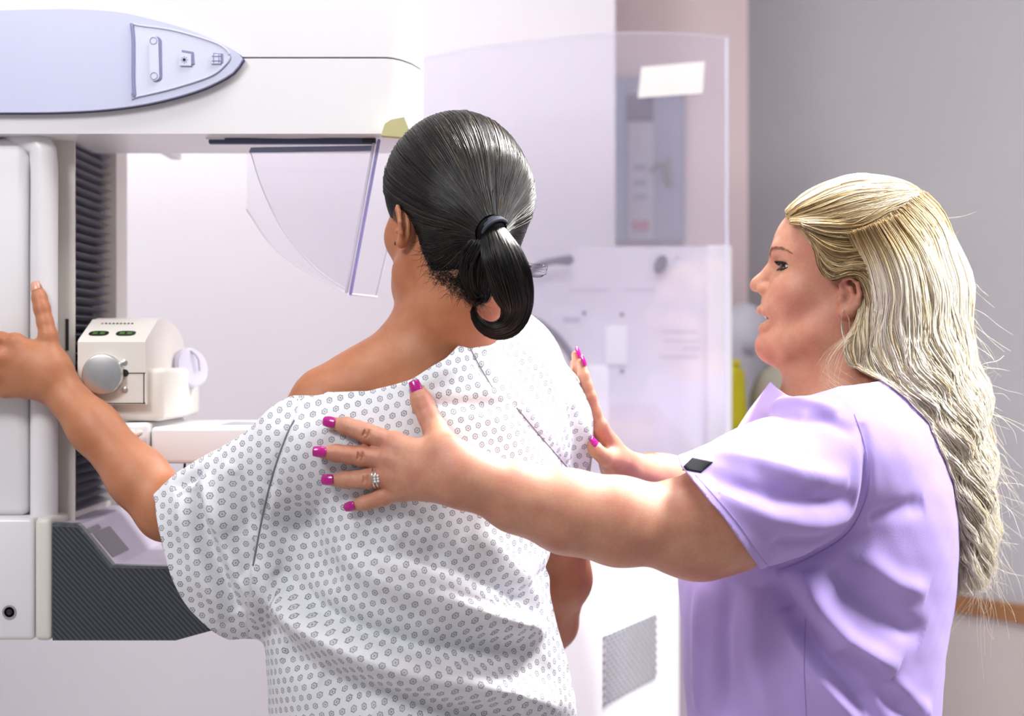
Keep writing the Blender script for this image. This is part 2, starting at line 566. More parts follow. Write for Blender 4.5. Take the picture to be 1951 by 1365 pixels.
# column body with the bellows channel cut into its right face
z_top = zt(205, YF)
cp = [(-1.25, YF), (XC, YF), (XC, YF + 0.004), (XC - 0.03, YF + 0.006), (XC - 0.03, 2.425), (XC, 2.432), (XC, YR), (-1.25, YR)]
z_bot = zt(1218, 2.12)
prism('column', [(x, y, z_bot) for x, y in cp], (0, 0, z_top - z_bot + 0.06), W2, mach)
box('pedestal', (-1.75, 2.3, 0.0), (-1.05, 2.9, 0.12), W, mach, bevel=0.02)
box('gantry', (-1.6, 2.45, 0.10), (-1.08, 2.85, 2.0), W, mach, bevel=0.03)
# bellows: accordion pleats
zb0, zb1 = zt(985, YF), zt(238, YF)
npl = 42
V, Q = [], []
for i in range(npl * 2 + 1):
    z = zb0 + (zb1 - zb0) * i / (npl * 2)
    x = XC - 0.016 + (0.015 if i % 2 else -0.010)
    for y, dx in ((YF + 0.007, 0.0), (2.36, 0.0), (2.395, 0.004 if i % 2 else -0.004), (2.424, -0.010)):
        V.append((x + dx, y, z))
for i in range(npl * 2):
    for j in range(3):
        a = i * 4 + j
        Q.append((a, a + 1, a + 5, a + 4))
b_ = mesh_np('bellows', V, Q, BLACK, mach, smooth=False)
sd = b_.modifiers.new('thickness', 'SOLIDIFY'); sd.thickness = 0.002
b_['label'] = 'black pleated bellows'
box('bellows_cap', (XC - 0.03, YF + 0.006, zt(245, YF)), (XC + 0.004, 2.425, zt(236, YF)), DARK, mach, bevel=0.001)
box('column_slot', (P(125, 0, YF)[0], YF - 0.001, zt(668, YF)), (P(131, 0, YF)[0], YF + 0.003, zt(608, YF)), DARK, mach)
# front panel left of the grip
box('front_panel', (-1.20, 2.155, zt(985, 2.155)), (P(52, 0, 2.155)[0], YF + 0.005, zt(262, 2.155)), W, mach, bevel=0.014, seg=4)
# vertical grip bar
gx = P(84, 0, 2.165)[0]
tube('grip_handle', [(gx - 0.055, 2.19, zt(272, 2.165)), (gx - 0.03, 2.172, zt(266, 2.165)), (gx - 0.008, 2.166, zt(276, 2.165)), (gx, 2.165, zt(310, 2.165)),
                     (gx, 2.165, zt(500, 2.165)), (gx, 2.165, zt(760, 2.165)), (gx, 2.165, zt(985, 2.165))], 0.0185, W, mach, n=40, sides=20)
# tube head over everything
YH = 2.13
hb = zt(255, YH)
hx0, hx1 = -1.35, P(752, 0, YH)[0]
bm = bmesh.new()
prof = [(hx0, YH), (hx1 - 0.012, YH), (hx1 - 0.002, YH + 0.005), (hx1 + 0.008, YH + 0.018), (hx1 + 0.02, YH + 0.045), (hx1 + 0.03, YH + 0.085), (hx1 + 0.032, YH + 0.12),
        (hx1 + 0.028, YH + 0.16), (hx1 + 0.01, YH + 0.19), (hx1 - 0.03, YH + 0.205), (hx0, YH + 0.205)]
zsplit = zt(110, YH)
prism('tube_head', [(x, y, hb) for x, y in prof], (0, 0, zsplit - hb - 0.0012), W, mach, bevel=0.004, seg=3)
prism('tube_head_top', [(x, y, zsplit + 0.0012) for x, y in prof], (0, 0, 0.30), W, mach, bevel=0.004, seg=3)
prism('seam', [(x * 1.0 - 0.003, y + 0.003, zsplit - 0.002) for x, y in prof], (0, 0, 0.004), GREY, mach)
# belly under the tube head where the shield hangs
ff = Field()
ff.ell(P(560, 262, 2.22), (0.15, 0.07, 0.012), k=0)
V, Q = polygonise(ff, P(560, 262, 2.22) - (0.17, 0.12, 0.03), P(560, 262, 2.22) + (0.17, 0.12, 0.03), 0.006)
mesh_np('collimator_housing', V, Q, W, mach)
# arched fairing from the column into the head
arch = [P(120, 216, YF), P(145, 232, YF), P(160, 231, YF), P(185, 229, YF), P(215, 230, YF), P(232, 240, YF), P(241, 255, YF), P(262, 255, YF), P(262, 205, YF), P(120, 205, YF)]
prism('head_fairing', [(p[0], YF - 0.01, p[2]) for p in arch], (0, 0.30, 0), W, mach, bevel=0.003)
prism('olive_pad', [P(x, y, 2.105) for x, y in ((726, 258), (733, 236), (745, 228), (770, 223), (779, 246), (774, 262))], (0, 0.02, 0), OLIVE, mach, bevel=0.004)

# lavender side cover with controls
yc = YH - 0.014
up = [(-160, 26), (0, 20), (80, 18), (150, 18), (230, 24), (300, 40), (350, 54), (400, 74), (436, 92), (456, 104)]
dn = [(462, 112), (456, 122), (440, 140), (400, 162), (350, 180), (280, 197), (200, 208), (110, 213), (0, 214), (-160, 214)]
outl = smooth_path([(x, y, 0) for x, y in up], 40).tolist() + smooth_path([(x, y, 0) for x, y in dn], 40).tolist()
poly = [P(p[0], p[1], yc) for p in outl]
cx, cz = P(150, 115, yc)[0], P(150, 115, yc)[2]
prism('cover_gap_shade', [(cx + (p[0] - cx) * 1.006, yc + 0.008, cz + (p[2] - cz) * 1.018) for p in poly], (0, 0.006, 0), GAP_SHADE, mach)  # slightly larger dark plate put in as the cover's shadow line
cover = prism('side_cover', poly, (0, 0.012, 0), LAV, mach, bevel=0.0035, seg=3)
cover['label'] = 'lavender pointed side cover'
pan = [(250, 44), (262, 48), (330, 58), (400, 78), (428, 92), (438, 108), (428, 124), (400, 145), (330, 168), (262, 184), (252, 184), (255, 120)]
prism('control_panel', [P(x, y, yc - 0.001) for x, y in pan], (0, 0.003, 0), LAV2, cover, bevel=0.001)
rim = smooth_path([tuple(P(x, y, yc - 0.001)) for x, y in pan + [pan[0]]], 90)
tube('panel_rim', rim, 0.0016, LAV, cover, n=0, sides=6)
tube('panel_groove', [P(251, 46, yc - 0.002), P(254, 80, yc - 0.002), P(254, 150, yc - 0.002), P(256, 183, yc - 0.002)], 0.0024, mat('groove', lin(140, 142, 180), 0.5, noise=0.03), cover, n=20, sides=8)
SHB = mat('button_side', lin(128, 130, 168), 0.5, noise=0.03)
def pill(name, a, b, r, dy, material, parent):
    A_, B_ = np.array(P(*a, yc)), np.array(P(*b, yc))
    d = (B_ - A_); L = np.linalg.norm(d); d = d / max(L, 1e-9); s_ = np.array([-d[2], 0, d[0]])
    pts = []
    for t in np.linspace(-np.pi / 2, np.pi / 2, 9): pts.append(B_ + r * (np.cos(t) * d + np.sin(t) * s_))
    for t in np.linspace(np.pi / 2, 1.5 * np.pi, 9): pts.append(A_ + r * (np.cos(t) * d + np.sin(t) * s_))
    return prism(name, [(p[0], yc - dy, p[2]) for p in pts], (0, dy, 0), material, parent, bevel=0.0008)
pill('button_base', (299, 79), (300, 146), 0.0062, 0.003, SHB, cover)
bt = pill('rocker_button', (294, 79), (296, 146), 0.0062, 0.0045, LAV2, cover)
for (x, y) in ((294, 79), (295, 146)):
    cb_ = P(x, y, yc) - np.array([0, 0.0046, 0])
    tube('button_ring', [cb_ + 0.0046 * np.array([math.cos(t), 0, math.sin(t)]) for t in np.linspace(0, 2 * np.pi, 24)], 0.0005, SHB, bt, n=0, sides=6)
prism('button_base', [P(*q, yc - 0.003) for q in ((346, 95), (368, 99), (370, 122), (350, 124))], (0, 0.003, 0), SHB, cover, bevel=0.0006)
lb = prism('light_button', [P(*q, yc - 0.0045) for q in ((342, 99), (364, 103), (364, 125), (342, 125))], (0, 0.004, 0), LAV2, cover, bevel=0.0008)
lathe('lamp_symbol', [(0.0016, 0), (0.0026, 0), (0.0026, 0.0005), (0.0016, 0.0005), (0.0016, 0)], P(351, 114, yc - 0.0045), (0, -1, 0), SHB, lb, n=14)
for k in range(8):
    a = k * math.pi / 4
    c = P(351, 114, yc - 0.0047)
    tube('lamp_symbol', [c + 0.0034 * np.array([math.cos(a), 0, math.sin(a)]), c + 0.0048 * np.array([math.cos(a), 0, math.sin(a)])], 0.0004, SHB, lb, n=2, sides=5)
prism('button_base', [P(*q, yc - 0.003) for q in ((406, 101), (424, 102), (424, 119), (408, 120))], (0, 0.003, 0), SHB, cover, bevel=0.0006)
fb = prism('field_button', [P(*q, yc - 0.0042) for q in ((402, 103), (420, 103), (420, 121), (402, 121))], (0, 0.004, 0), LAV2, cover, bevel=0.0008)
for a, b in (((407, 103), (407, 119)), ((417, 103), (417, 119)), ((404, 107), (420, 107)), ((404, 116), (420, 116))):
    tube('field_symbol', [P(*a, yc - 0.0045), P(*b, yc - 0.0045)], 0.0005, SHB, fb, n=2, sides=5)

# face shield: rails and bent clear sheets
ys = 2.17
fs = box('shield_rail', P(397, 274, ys), P(716, 262, ys) + np.array([0, 0.012, 0]), RAILB, mach, bevel=0.002)
box('rail_tip', P(690, 272, ys) - np.array([0, .001, 0]), P(714, 263, ys) + np.array([0, 0.013, 0]), DARK, fs, bevel=0.001)
box('rail_end', P(392, 266, ys) - np.array([0, 0.001, 0]), P(428, 261, ys) + np.array([0, 0.010, 0]), W, fs, bevel=0.001)
edge = smooth_path([(478, 292, 0), (500, 360, 0), (540, 440, 0), (600, 510, 0), (664, 556, 0)], 20)
shp = [P(478, 288, ys + 0.01)] + [P(p[0], p[1], ys + 0.01) for p in edge] + [P(668, 560, ys + 0.01), P(716, 276, ys + 0.01)]
sh = prism('face_shield', shp, (0, 0.003, 0), ACRYL, mach)
sh['label'] = 'clear acrylic face shield'
prism('shield_strip', [P(474, 291, ys + 0.008), P(706, 288, ys + 0.008), P(712, 277, ys + 0.008), P(478, 281, ys + 0.008)], (0, 0.003, 0), RAILL, sh, bevel=0.0008)
tube('shield_edge', [P(722, 268, ys), P(668, 560, ys + 0.008)], 0.0025, ACRYL_EDGE, sh, n=8, sides=8)
tube('shield_edge', [P(712, 275, ys), P(660, 556, ys + 0.008)], 0.0022, ACRYL_EDGE2, sh, n=8, sides=8)
tube('shield_edge', [P(p[0], p[1], ys + 0.01) for p in edge], 0.0007, ACRYL_EDGE2, sh, n=20, sides=5)
far = [P(p[0], p[1], ys + 0.17) for p in smooth_path([(470, 400, 0), (520, 470, 0), (590, 522, 0), (668, 563, 0)], 16)]
tube('shield_edge', far, 0.0007, ACRYL_EDGE2, sh, n=16, sides=5)
prism('shield_flange', [P(724, 268, ys), P(792, 262, ys + 0.05), P(718, 567, ys + 0.05), P(670, 561, ys + 0.008)], (0, 0.003, 0), ACRYL, sh)
tube('shield_edge', [P(670, 561, ys + 0.008), P(718, 566, ys + 0.05)], 0.0015, ACRYL_EDGE2, sh, n=6, sides=6)
tube('shield_edge', [P(790, 263, ys + 0.05), P(717, 565, ys + 0.05)], 0.0016, ACRYL_EDGE2, sh, n=6, sides=6)
prism('shield_far_side', [P(470, 290, ys + 0.17)] + [tuple(p) for p in far] + [P(718, 276, ys + 0.17)], (0, 0.003, 0), ACRYL, sh)

# compression unit
cy = 2.14
pz = lambda py: zt(py, cy)
comp_prof = [(cy, pz(771)), (cy, pz(652)), (cy + 0.004, pz(647)), (2.215, ZC + 0.054), (2.25, ZC + 0.057), (2.33, ZC + 0.048), (2.385, ZC + 0.030), (2.40, ZC + 0.0), (2.40, pz(771))]
xl, xr = P(148, 0, cy)[0], P(277, 0, cy)[0]
comp = prism('compression_unit', [(xl, y, z) for y, z in comp_prof], (xr - xl, 0, 0), W2, mach, bevel=0.006, seg=3)
comp['label'] = 'cream compression unit with round steel knob and two green displays'
sl = np.array([0, 2.215 - cy - 0.004, ZC + 0.054 - pz(647)]); sl /= np.linalg.norm(sl); sn = np.array([0, -sl[2], sl[1]])
def onpanel(x, t, lift=0.0):
    return np.array([x, cy + 0.004, pz(647)]) + sl * t + sn * lift
for k, px in enumerate((183, 235)):
    x = P(px, 0, cy + 0.01)[0]
    pts = [onpanel(x + 0.0135 * math.copysign(abs(math.cos(t)) ** 0.6, math.cos(t)), 0.022 + 0.009 * math.copysign(abs(math.sin(t)) ** 0.8, math.sin(t)), 0.0007) for t in np.linspace(0, 2 * np.pi, 24, endpoint=False)]
    dp = prism('display', pts, tuple(-sn * 0.002), mat('display_black', lin(28, 34, 22), 0.25, noise=0.05), comp)
    for q in (-1, 1):
        pts = [onpanel(x + q * 0.005 + a * 0.0032, 0.022 + b * 0.0035, 0.001) for a, b in ((-1, -1), (1, -1), (1, 1), (-1, 1))]
        prism('digit', pts, tuple(-sn * 0.001), GREEN, dp)
for k in range(9):
    c = onpanel(P(188 + k * 7.2, 0, cy + 0.04)[0], 0.060, 0.0004)
    lathe('indicator_dot', [(0.0018, 0), (0.0015, 0.0006)], c, tuple(sn), RED if k == 0 else DARK, comp, n=10)
kc = P(194, 714, cy - 0.012)
kn = lathe('knob', [(0.0275, -0.014), (0.0280, -0.002), (0.0265, 0.0015), (0.025, 0.002), (0.0, 0.002)], kc, (0, -1, 0), STEEL, comp, n=48)
lathe('knob_stem', [(0.012, -0.03), (0.012, 0.0)], kc, (0, -1, 0), DARK, kn, n=20)
for x, y in ((237, 691), (238, 743)):
    lathe('screw', [(0.0042, 0), (0.0042, 0.0012), (0.002, 0.0022), (0.0, 0.0022)], P(x, y, cy), (0, -1, 0), STEEL, comp, n=14)
lathe('pivot_hole', [(0.0050, 0), (0.0050, 0.0012), (0.0, 0.0012)], P(238, 711, cy), (0, -1, 0), DARK, comp, n=16)
box('seam', P(240, 712, cy) - np.array([0, 0.0008, 0]), P(277, 710.5, cy) + np.array([0, 0.001, 0]), DARK, comp)
box('seam', P(273.5, 770, cy) - np.array([0, 0.0008, 0]), P(275, 711, cy) + np.array([0, 0.001, 0]), DARK, comp)
box('seam', P(160, 769.5, cy) - np.array([0, 0.0008, 0]), P(277, 768, cy) + np.array([0, 0.001, 0]), DARK, comp)
box('lower_housing', (P(214, 0, 2.155)[0], 2.155, zt(803, 2.155)), (P(313, 0, 2.155)[0], 2.40, zt(702, 2.155)), W2, comp, bevel=0.008, seg=3)
lathe('clear_dial', [(0.028, 0.0), (0.030, 0.004), (0.030, 0.016), (0.027, 0.02), (0.0, 0.02)], P(352, 705, 2.34), (0.75, -0.6, 0.2), ACRYL_EDGE2, comp, n=28)
tube('clear_dial_edge', [P(345, 668, 2.33), P(364, 670, 2.33), P(377, 684, 2.33), P(380, 706, 2.33)], 0.0012, GREY, comp, n=12, sides=6)
# paddle carriage
car = box('paddle_carriage', (P(287, 0, cy)[0], cy, pz(884)), (P(530, 0, cy)[0], 2.38, pz(814)), W, mach, bevel=0.006, seg=3)
box('carriage_clamp', (P(214, 0, cy)[0], cy - 0.003, pz(880)), (P(284, 0, cy)[0], 2.38, pz(806)), W, car, bevel=0.007, seg=3)
box('carriage_slot', (P(400, 0, cy)[0], cy + 0.06, pz(814) - 0.004), (P(520, 0, cy)[0], cy + 0.16, pz(814) + 0.001), GREY, car, bevel=0.003)
kk = lathe('clamp_knob', [(0.010, 0.0), (0.014, 0.004), (0.0145, 0.014), (0.011, 0.019), (0.0, 0.020)], P(247, 836, cy - 0.003), (-0.2, -1, 0), W2, car, n=26)
for k in range(3):
    a = k * 2.1 + 0.5
    c = P(247, 836, cy - 0.016)
    tube('knob_wing', [c, c + 0.017 * np.array([math.cos(a), -0.1, math.sin(a)])], 0.004, W2, kk, n=4, sides=8)
prism('carriage_latch', [P(*q, cy - 0.004) for q in ((450, 862), (462, 846), (467, 850), (455, 864))], (0, 0.006, 0), GREY, car, bevel=0.001)
tube('paddle_wire', [P(352, 884, cy + 0.03), P(352, 900, cy + 0.03), P(356, 907, cy + 0.03), P(390, 909, cy + 0.03), P(430, 908, cy + 0.03), P(434, 884, cy + 0.03)], 0.0018, DARK, car, n=40, sides=8)
prism('compression_paddle', [P(358, 886, cy + 0.03), P(500, 886, cy + 0.03), P(500, 904, cy + 0.03), P(362, 905, cy + 0.03)], (0, 0.2, 0), ACRYL, car)

# breast tray (detector)
yd = 2.12
base = box('tray_base', (-1.2, yd, zt(1221, yd)), (P(64, 0, yd)[0], 2.46, zt(988, yd)), W, mach, bevel=0.006)
box('tray_base_collar', (P(66, 0, yd)[0], yd - 0.002, zt(1222, yd)), (P(99, 0, yd)[0], 2.462, zt(987, yd)), W2, mach, bevel=0.008, seg=4)
lathe('bolt_socket', [(0.0095, 0), (0.0095, 0.0015), (0.0072, 0.0015), (0.0066, -0.002), (0.0, -0.002)], P(18, 1167, yd), (0, -1, 0), GREY, base, n=24)
lathe('bolt', [(0.0042, -0.001), (0.0042, 0.001), (0.0015, 0.0013), (0.0, 0.0)], P(18, 1167, yd), (0, -1, 0), DARK, base, n=16)
dprof = [(100, 998), (146, 1000), (152, 1004), (213, 1078), (220, 1080), (330, 1081), (490, 1081), (490, 1150), (440, 1192), (335, 1221), (100, 1221)]
det = prism('carbon_tray', [P(x, y, yd) for x, y in dprof], (0, 0.015, 0), CARBON, mach, bevel=0.002)
det['label'] = 'dark carbon-fibre side of the breast tray'
prism('carbon_edge', [P(x, y, yd - 0.0005) for x, y in ((100, 997), (147, 999), (154, 1004), (214, 1077), (330, 1080), (330, 1085), (211, 1083), (148, 1006), (100, 1004))], (0, 0.015, 0), mat('carbon_edge', lin(86, 90, 98), 0.3, noise=0.3, nscale=220), det)
iprof = [(100, 1003), (140, 1005), (150, 1010), (213, 1085), (330, 1087), (488, 1087), (488, 1150), (440, 1190), (335, 1219), (100, 1219)]
inner = prism('tray_body', [P(x, y, yd + 0.015) if False else np.array([P(x, y, yd)[0], yd + 0.015, P(x, y, yd)[2]]) for x, y in iprof], (0, 0.30, 0), TRAYM, mach)
prism('carbon_tray_far', [np.array([P(x, y, yd)[0], yd + 0.315, P(x, y, yd)[2]]) for x, y in dprof], (0, 0.015, 0), CARBON, mach, bevel=0.002)
e0 = np.array([P(150, 0, yd)[0], 0, zt(1010, yd)]); e1 = np.array([P(213, 0, yd)[0], 0, zt(1085, yd)])
sd_ = (e1 - e0) / np.linalg.norm(e1 - e0); nn_ = np.array([-sd_[2], 0, sd_[0]])
def onslope(t, y, lift): return e0 + sd_ * t + np.array([0, y, 0]) + nn_ * lift
prism('tray_window', [onslope(0.012, yd + 0.04, 0.001), onslope(0.055, yd + 0.04, 0.001), onslope(0.055, yd + 0.13, 0.001), onslope(0.012, yd + 0.13, 0.001)], tuple(-nn_ * 0.002), SCREEN, inner)
prism('tray_label', [onslope(0.003, yd + 0.03, 0.001), onslope(0.010, yd + 0.03, 0.001), onslope(0.010, yd + 0.09, 0.001), onslope(0.003, yd + 0.09, 0.001)], tuple(-nn_ * 0.002), SCREEN, inner)

# ================================================================= glass shield, console, wall things
yg = 3.0
top = smooth_path([(800, 112, 0), (900, 92, 0), (1010, 78, 0), (1120, 67, 0), (1220, 63, 0), (1320, 66, 0), (1385, 72, 0)], 24)
gs = empty('radiation_shield', P(1150, 682, yg) * np.array([1, 1, 0]), 'tall clear radiation shield glass with curved top edge and white label', 'shield')
gp = [P(p[0], p[1], yg) for p in top]
gz = 0.42
pane = prism('glass_pane', gp + [np.array([gp[-1][0], yg, gz]), np.array([gp[0][0], yg, gz])], (0, 0.008, 0), LEADGLASS, gs)
tube('glass_edge', gp, 0.0012, GLASS_EDGE, gs, n=24, sides=6)
tube('glass_edge', [gp[-1], np.array([gp[-1][0], yg, gz])], 0.0026, GLASS_EDGE, gs, n=6, sides=6)
box('shield_base', (gp[0][0], yg - 0.03, 0.0), (gp[-1][0], yg + 0.04, gz), W, gs, bevel=0.006)
lab = prism('paper_label', [P(1222, 128, yg - 0.001), P(1343, 117, yg - 0.001), P(1339, 178, yg - 0.001), P(1215, 187, yg - 0.001)], (0, -0.001, 0), mat('paper_white', lin(236, 236, 234), 0.8, noise=0.01), gs)
lab['label'] = 'blank white paper label'

# wall control panel behind the glass
yq = YB - 0.03
BLUEG = mat('panel_bluegrey', lin(166, 172, 198), 0.5, noise=0.02)
BLUEG2 = mat('panel_bluegrey_light', lin(196, 196, 214), 0.5, noise=0.02)
wp = empty('wall_control_panel', P(1230, 460, yq), 'blue-grey control panel with red button on the wall behind the glass', 'control panel')
box('housing', P(1157, 462, yq) , P(1305, 146, yq) + np.array([0, 0.03, 0]), BLUEG, wp, bevel=0.006)
box('side_strip', P(1160, 460, yq) - np.array([0, .004, 0]), P(1190, 150, yq) + np.array([0, 0.004, 0]), mat('strip_blue', lin(172, 186, 214), 0.5, noise=0.02), wp, bevel=0.002)
box('centre_strip', P(1195, 458, yq) - np.array([0, .006, 0]), P(1245, 175, yq) + np.array([0, 0.004, 0]), BLUEG2, wp, bevel=0.003)
box('screen', P(1195, 233, yq) - np.array([0, .009, 0]), P(1244, 180, yq) + np.array([0, 0.004, 0]), mat('panel_screen', lin(104, 96, 130), 0.4, noise=0.03), wp, bevel=0.002)
for y in (318, 348, 375):
    box('button', P(1208, y + 6, yq) - np.array([0, .010, 0]), P(1232, y - 5, yq), BLUEG, wp, bevel=0.002)
box('red_button', P(1205, 440, yq) - np.array([0, .011, 0]), P(1236, 421, yq), mat('button_red', lin(196, 120, 150), 0.5, noise=0.03), wp, bevel=0.003)
tube('hook_cable', [P(1240, 325, yq - .01), P(1262, 312, yq - .012), P(1268, 340, yq - .012), P(1278, 352, yq - .012), P(1272, 300, yq - .01)], 0.004, GREY, wp, n=24, sides=6)

# console with white board seen through the glass
yk = 3.08
con = empty('generator_console', np.array([P(1200, 0, yk)[0], yk, 0.0]), 'white generator console with upright notice board behind the glass', 'console')
WB = mat('board_white', lin(226, 224, 232), 0.5, noise=0.015)
PR = mat('board_print', lin(196, 192, 206), 0.7, noise=0.03)
DK = mat('fitting_dark', lin(84, 78, 96), 0.5, noise=0.05)
bx0, bx1 = P(1012, 0, yk)[0], P(1392, 0, yk)[0]
board = prism('board', [P(1012, 470, yk), P(1345, 470, yk), P(1345, 880, yk), P(1012, 880, yk)], (0, 0.025, 0), WB, con, bevel=0.003)
box('board_post', P(1345, 890, yk) - np.array([0, .01, 0]), P(1394, 468, yk) + np.array([0, 0.04, 0]), W, con, bevel=0.006)
ov = [P(1258, 505, yk - 0.004) + np.array([0.012 * math.cos(t) + 0.004 * math.sin(t), 0, 0.018 * math.sin(t)]) for t in np.linspace(0, 2 * np.pi, 20, endpoint=False)]
prism('lock_knob', ov, (0, -0.012, 0), DK, board, bevel=0.003)
for x, y in ((1185, 600), (1185, 708), (1273, 829), (1113, 597), (1290, 490)):
    lathe('screw', [(0.004, 0), (0.004, 0.002), (0.0, 0.003)], P(x, y, yk - 0.001), (0, -1, 0), DK if x != 1290 else PR, board, n=10)
for (xa, xb, y) in ((1085, 1160, 553), (1190, 1250, 553), (1260, 1330, 632), (1265, 1335, 650), (1300, 1335, 664), (1260, 1330, 680)):
    box('print_line', P(xa, y + 1.5, yk) - np.array([0, 0.001, 0]), P(xb, y - 1.5, yk), PR, board)
box('badge', P(1073, 614, yk) - np.array([0, 0.002, 0]), P(1105, 603, yk), PR, board, bevel=0.001)
PAPER = mat('card_white', lin(246, 246, 248), 0.6, noise=0.01)
box('note_card', P(1154, 695, yk) - np.array([0, 0.006, 0]), P(1194, 621, yk), PAPER, board, bevel=0.001)
box('paper_tray', P(1115, 830, yk) - np.array([0, 0.03, 0]), P(1158, 697, yk), PAPER, board, bevel=0.004)
tube('cable_handle', [P(1010, 520, yk - .02), P(1030, 505, yk - .03), P(1055, 498, yk - .03), P(1084, 496, yk - .03)], [0.008, 0.007, 0.007, 0.011], DK, board, n=20, sides=10)
tube('cable', [P(990, 606, yk - .02), P(1020, 612, yk - .04), P(1050, 632, yk - .05), P(1075, 660, yk - .04), P(1095, 695, yk - .03), P(1105, 760, yk - .02)], 0.0075, DK, board, n=30, sides=10)
LOWW = mat('console_lower', lin(222, 216, 222), 0.55, noise=0.015)
prism('console_desk', [P(1060, 880, yk), P(1390, 880, yk), P(1390, 910, yk), P(1060, 910, yk)], (0, 0.16, 0), LOWW, con, bevel=0.006)
prism('board_flap', [P(1150, 770, yk - .004), P(1250, 770, yk - .004), P(1350, 880, yk - .004), P(1150, 880, yk - .004)], (0, 0.003, 0), LOWW, board)

# low cabinet with perforated vent (oblique front)
yv = 2.62
cab = empty('equipment_cabinet', np.array([P(1190, 0, yv)[0], yv + 0.15, 0.0]), 'white floor cabinet with perforated grey vent behind the two women', 'cabinet')
CABW = mat('cabinet_white', lin(226, 225, 228), 0.5, noise=0.012)
ca, cb = P(1075, 0, 2.38)[0], P(1294, 0, 2.86)[0]
pa, pb = np.array([ca, 2.38]), np.array([cb, 2.86])
dv = (pb - pa) / np.linalg.norm(pb - pa); nv = np.array([dv[1], -dv[0]])
zc_top = ZC - 0.24
cpoly = [(pa[0], pa[1]), (pb[0], pb[1]), (pb[0] - nv[0] * 0.16, pb[1] - nv[1] * 0.16), (pa[0] - nv[0] * 0.16, pa[1] - nv[1] * 0.16)]
cpoly = [(x, y, 0.0) for x, y in cpoly]
prism('body', cpoly, (0, 0, zc_top), CABW, cab, bevel=0.012, seg=3)
Lc = np.linalg.norm(pb - pa)
def face(u, z, lift=0.0):
    q = pa + dv * u + nv * lift
    return np.array([q[0], q[1], z])
def solve_u(px):
    # u with projected pixel px
    k = (px - 975.5) / F
    return (k * pa[1] - pa[0]) / (dv[0] - k * dv[1])
u0, u1 = solve_u(1149), solve_u(1249)
y_u0, y_u1 = face(u0, 0)[1], face(u1, 0)[1]
zv0, zv1 = zt(1345, y_u0), zt(1218, y_u0)
zv1b = zt(1163, y_u1)
zv1 = (zv1 + zv1b) / 2
vent = prism('vent_plate', [face(u0, zv0, .002), face(u1, zv0, .002), face(u1, zv1, .002), face(u0, zv1, .002)], (-nv[0] * .004, -nv[1] * .004, 0), mat('vent_metal', lin(190, 190, 194), 0.45, noise=0.02), cab)
holes_V, holes_F = [], []
nu, nz = 13, 17
for i in range(nu):
    for j in range(nz):
        uu = u0 + (u1 - u0) * (i + 0.5 + (0.25 if j % 2 else -0.25)) / nu
        zz = zv0 + (zv1 - zv0) * (j + 0.5) / nz
        n0 = len(holes_V)
        for t in range(8):
            a = 2 * math.pi * t / 8
            holes_V.append(face(uu + 0.0036 * math.cos(a) * (u1 - u0) / nu / 0.009, zz + 0.0034 * math.sin(a), 0.0026))
        for t in range(8):
            a = 2 * math.pi * t / 8
            holes_V.append(face(uu + 0.0036 * math.cos(a) * (u1 - u0) / nu / 0.009, zz + 0.0034 * math.sin(a), 0.0005))
        for t in range(8):
            holes_F.append((n0 + t, n0 + (t + 1) % 8, n0 + 8 + (t + 1) % 8, n0 + 8 + t))
        holes_F += [(n0, n0 + 1, n0 + 2, n0 + 3), (n0, n0 + 3, n0 + 4, n0 + 7), (n0 + 4, n0 + 5, n0 + 6, n0 + 7)]
hv = mesh_np('vent_holes', holes_V, holes_F, mat('vent_hole', lin(120, 120, 126), 0.8, noise=0.05), cab, smooth=False)
hv['kind'] = 'stuff'

# things between shield and grey wall, far right of the glass
yy = 3.30
cart = empty('supply_cart', np.array([P(1470, 0, yy)[0], yy + 0.1, 0.0]), 'pale cart standing against the grey wall behind the blonde woman', 'cart')
CARTM = mat('cart_grey', lin(186, 186, 196), 0.5, noise=0.02)
box('top', (P(1340, 0, yy)[0], yy - 0.06, zt(830, yy) - 0.02), (P(1560, 0, yy)[0], yy + 0.26, zt(830, yy)), CARTM, cart, bevel=0.004)
for sx in (1345, 1550):
    for sy in (-0.05, 0.24):
        tube('leg', [np.array([P(sx, 0, yy)[0], yy + sy, 0.012]), np.array([P(sx, 0, yy)[0], yy + sy, zt(830, yy) - 0.02])], 0.012, CARTM, cart, n=4, sides=10)
box('lower_shelf', (P(1340, 0, yy)[0], yy - 0.06, 0.25), (P(1560, 0, yy)[0], yy + 0.26, 0.27), CARTM, cart, bevel=0.004)
sb = empty('sharps_bin', np.array([P(1395, 0, yy)[0], yy, zt(830, yy)]), 'yellow plastic bin on the cart beside the glass edge', 'bin')
YEL = mat('yellow_plastic', lin(214, 204, 20), 0.45, noise=0.03)
f = Field(); c = P(1392, 760, yy)
f.cone(c + (0, 0, 0.045), c + (0, 0, -0.05), 0.03, 0.035, 0.01)
zlo = zt(830, yy)
V, Q = polygonise(f, c - 0.11, c + 0.11, 0.005)
V[:, 2] = np.maximum(V[:, 2], zlo + 0.001)
mesh_np('tub', V, Q, YEL, sb)
box('lid', c + (-0.02, -0.02, 0.07), c + (0.02, 0.02, 0.082), mat('yellow_lid', lin(226, 214, 60), 0.45, noise=0.03), sb, bevel=0.004)
lp = empty('white_hamper', np.array([P(1415, 0, 3.5)[0], 3.5, zt(830, yy)]), 'pale rounded dispenser behind the yellow bin', 'dispenser')
lp.name = 'soap_dispenser'
c2 = P(1418, 650, 3.5)
f = Field(); f.ell(c2, (0.062, 0.05, 0.085), k=0); f.cone(c2, np.array([c2[0], 3.5, zlo + .05]), 0.045, 0.05, 0.03)
V, Q = polygonise(f, c2 - np.array([.12, .12, .32]), c2 + np.array([.12, .12, .14]), 0.007)
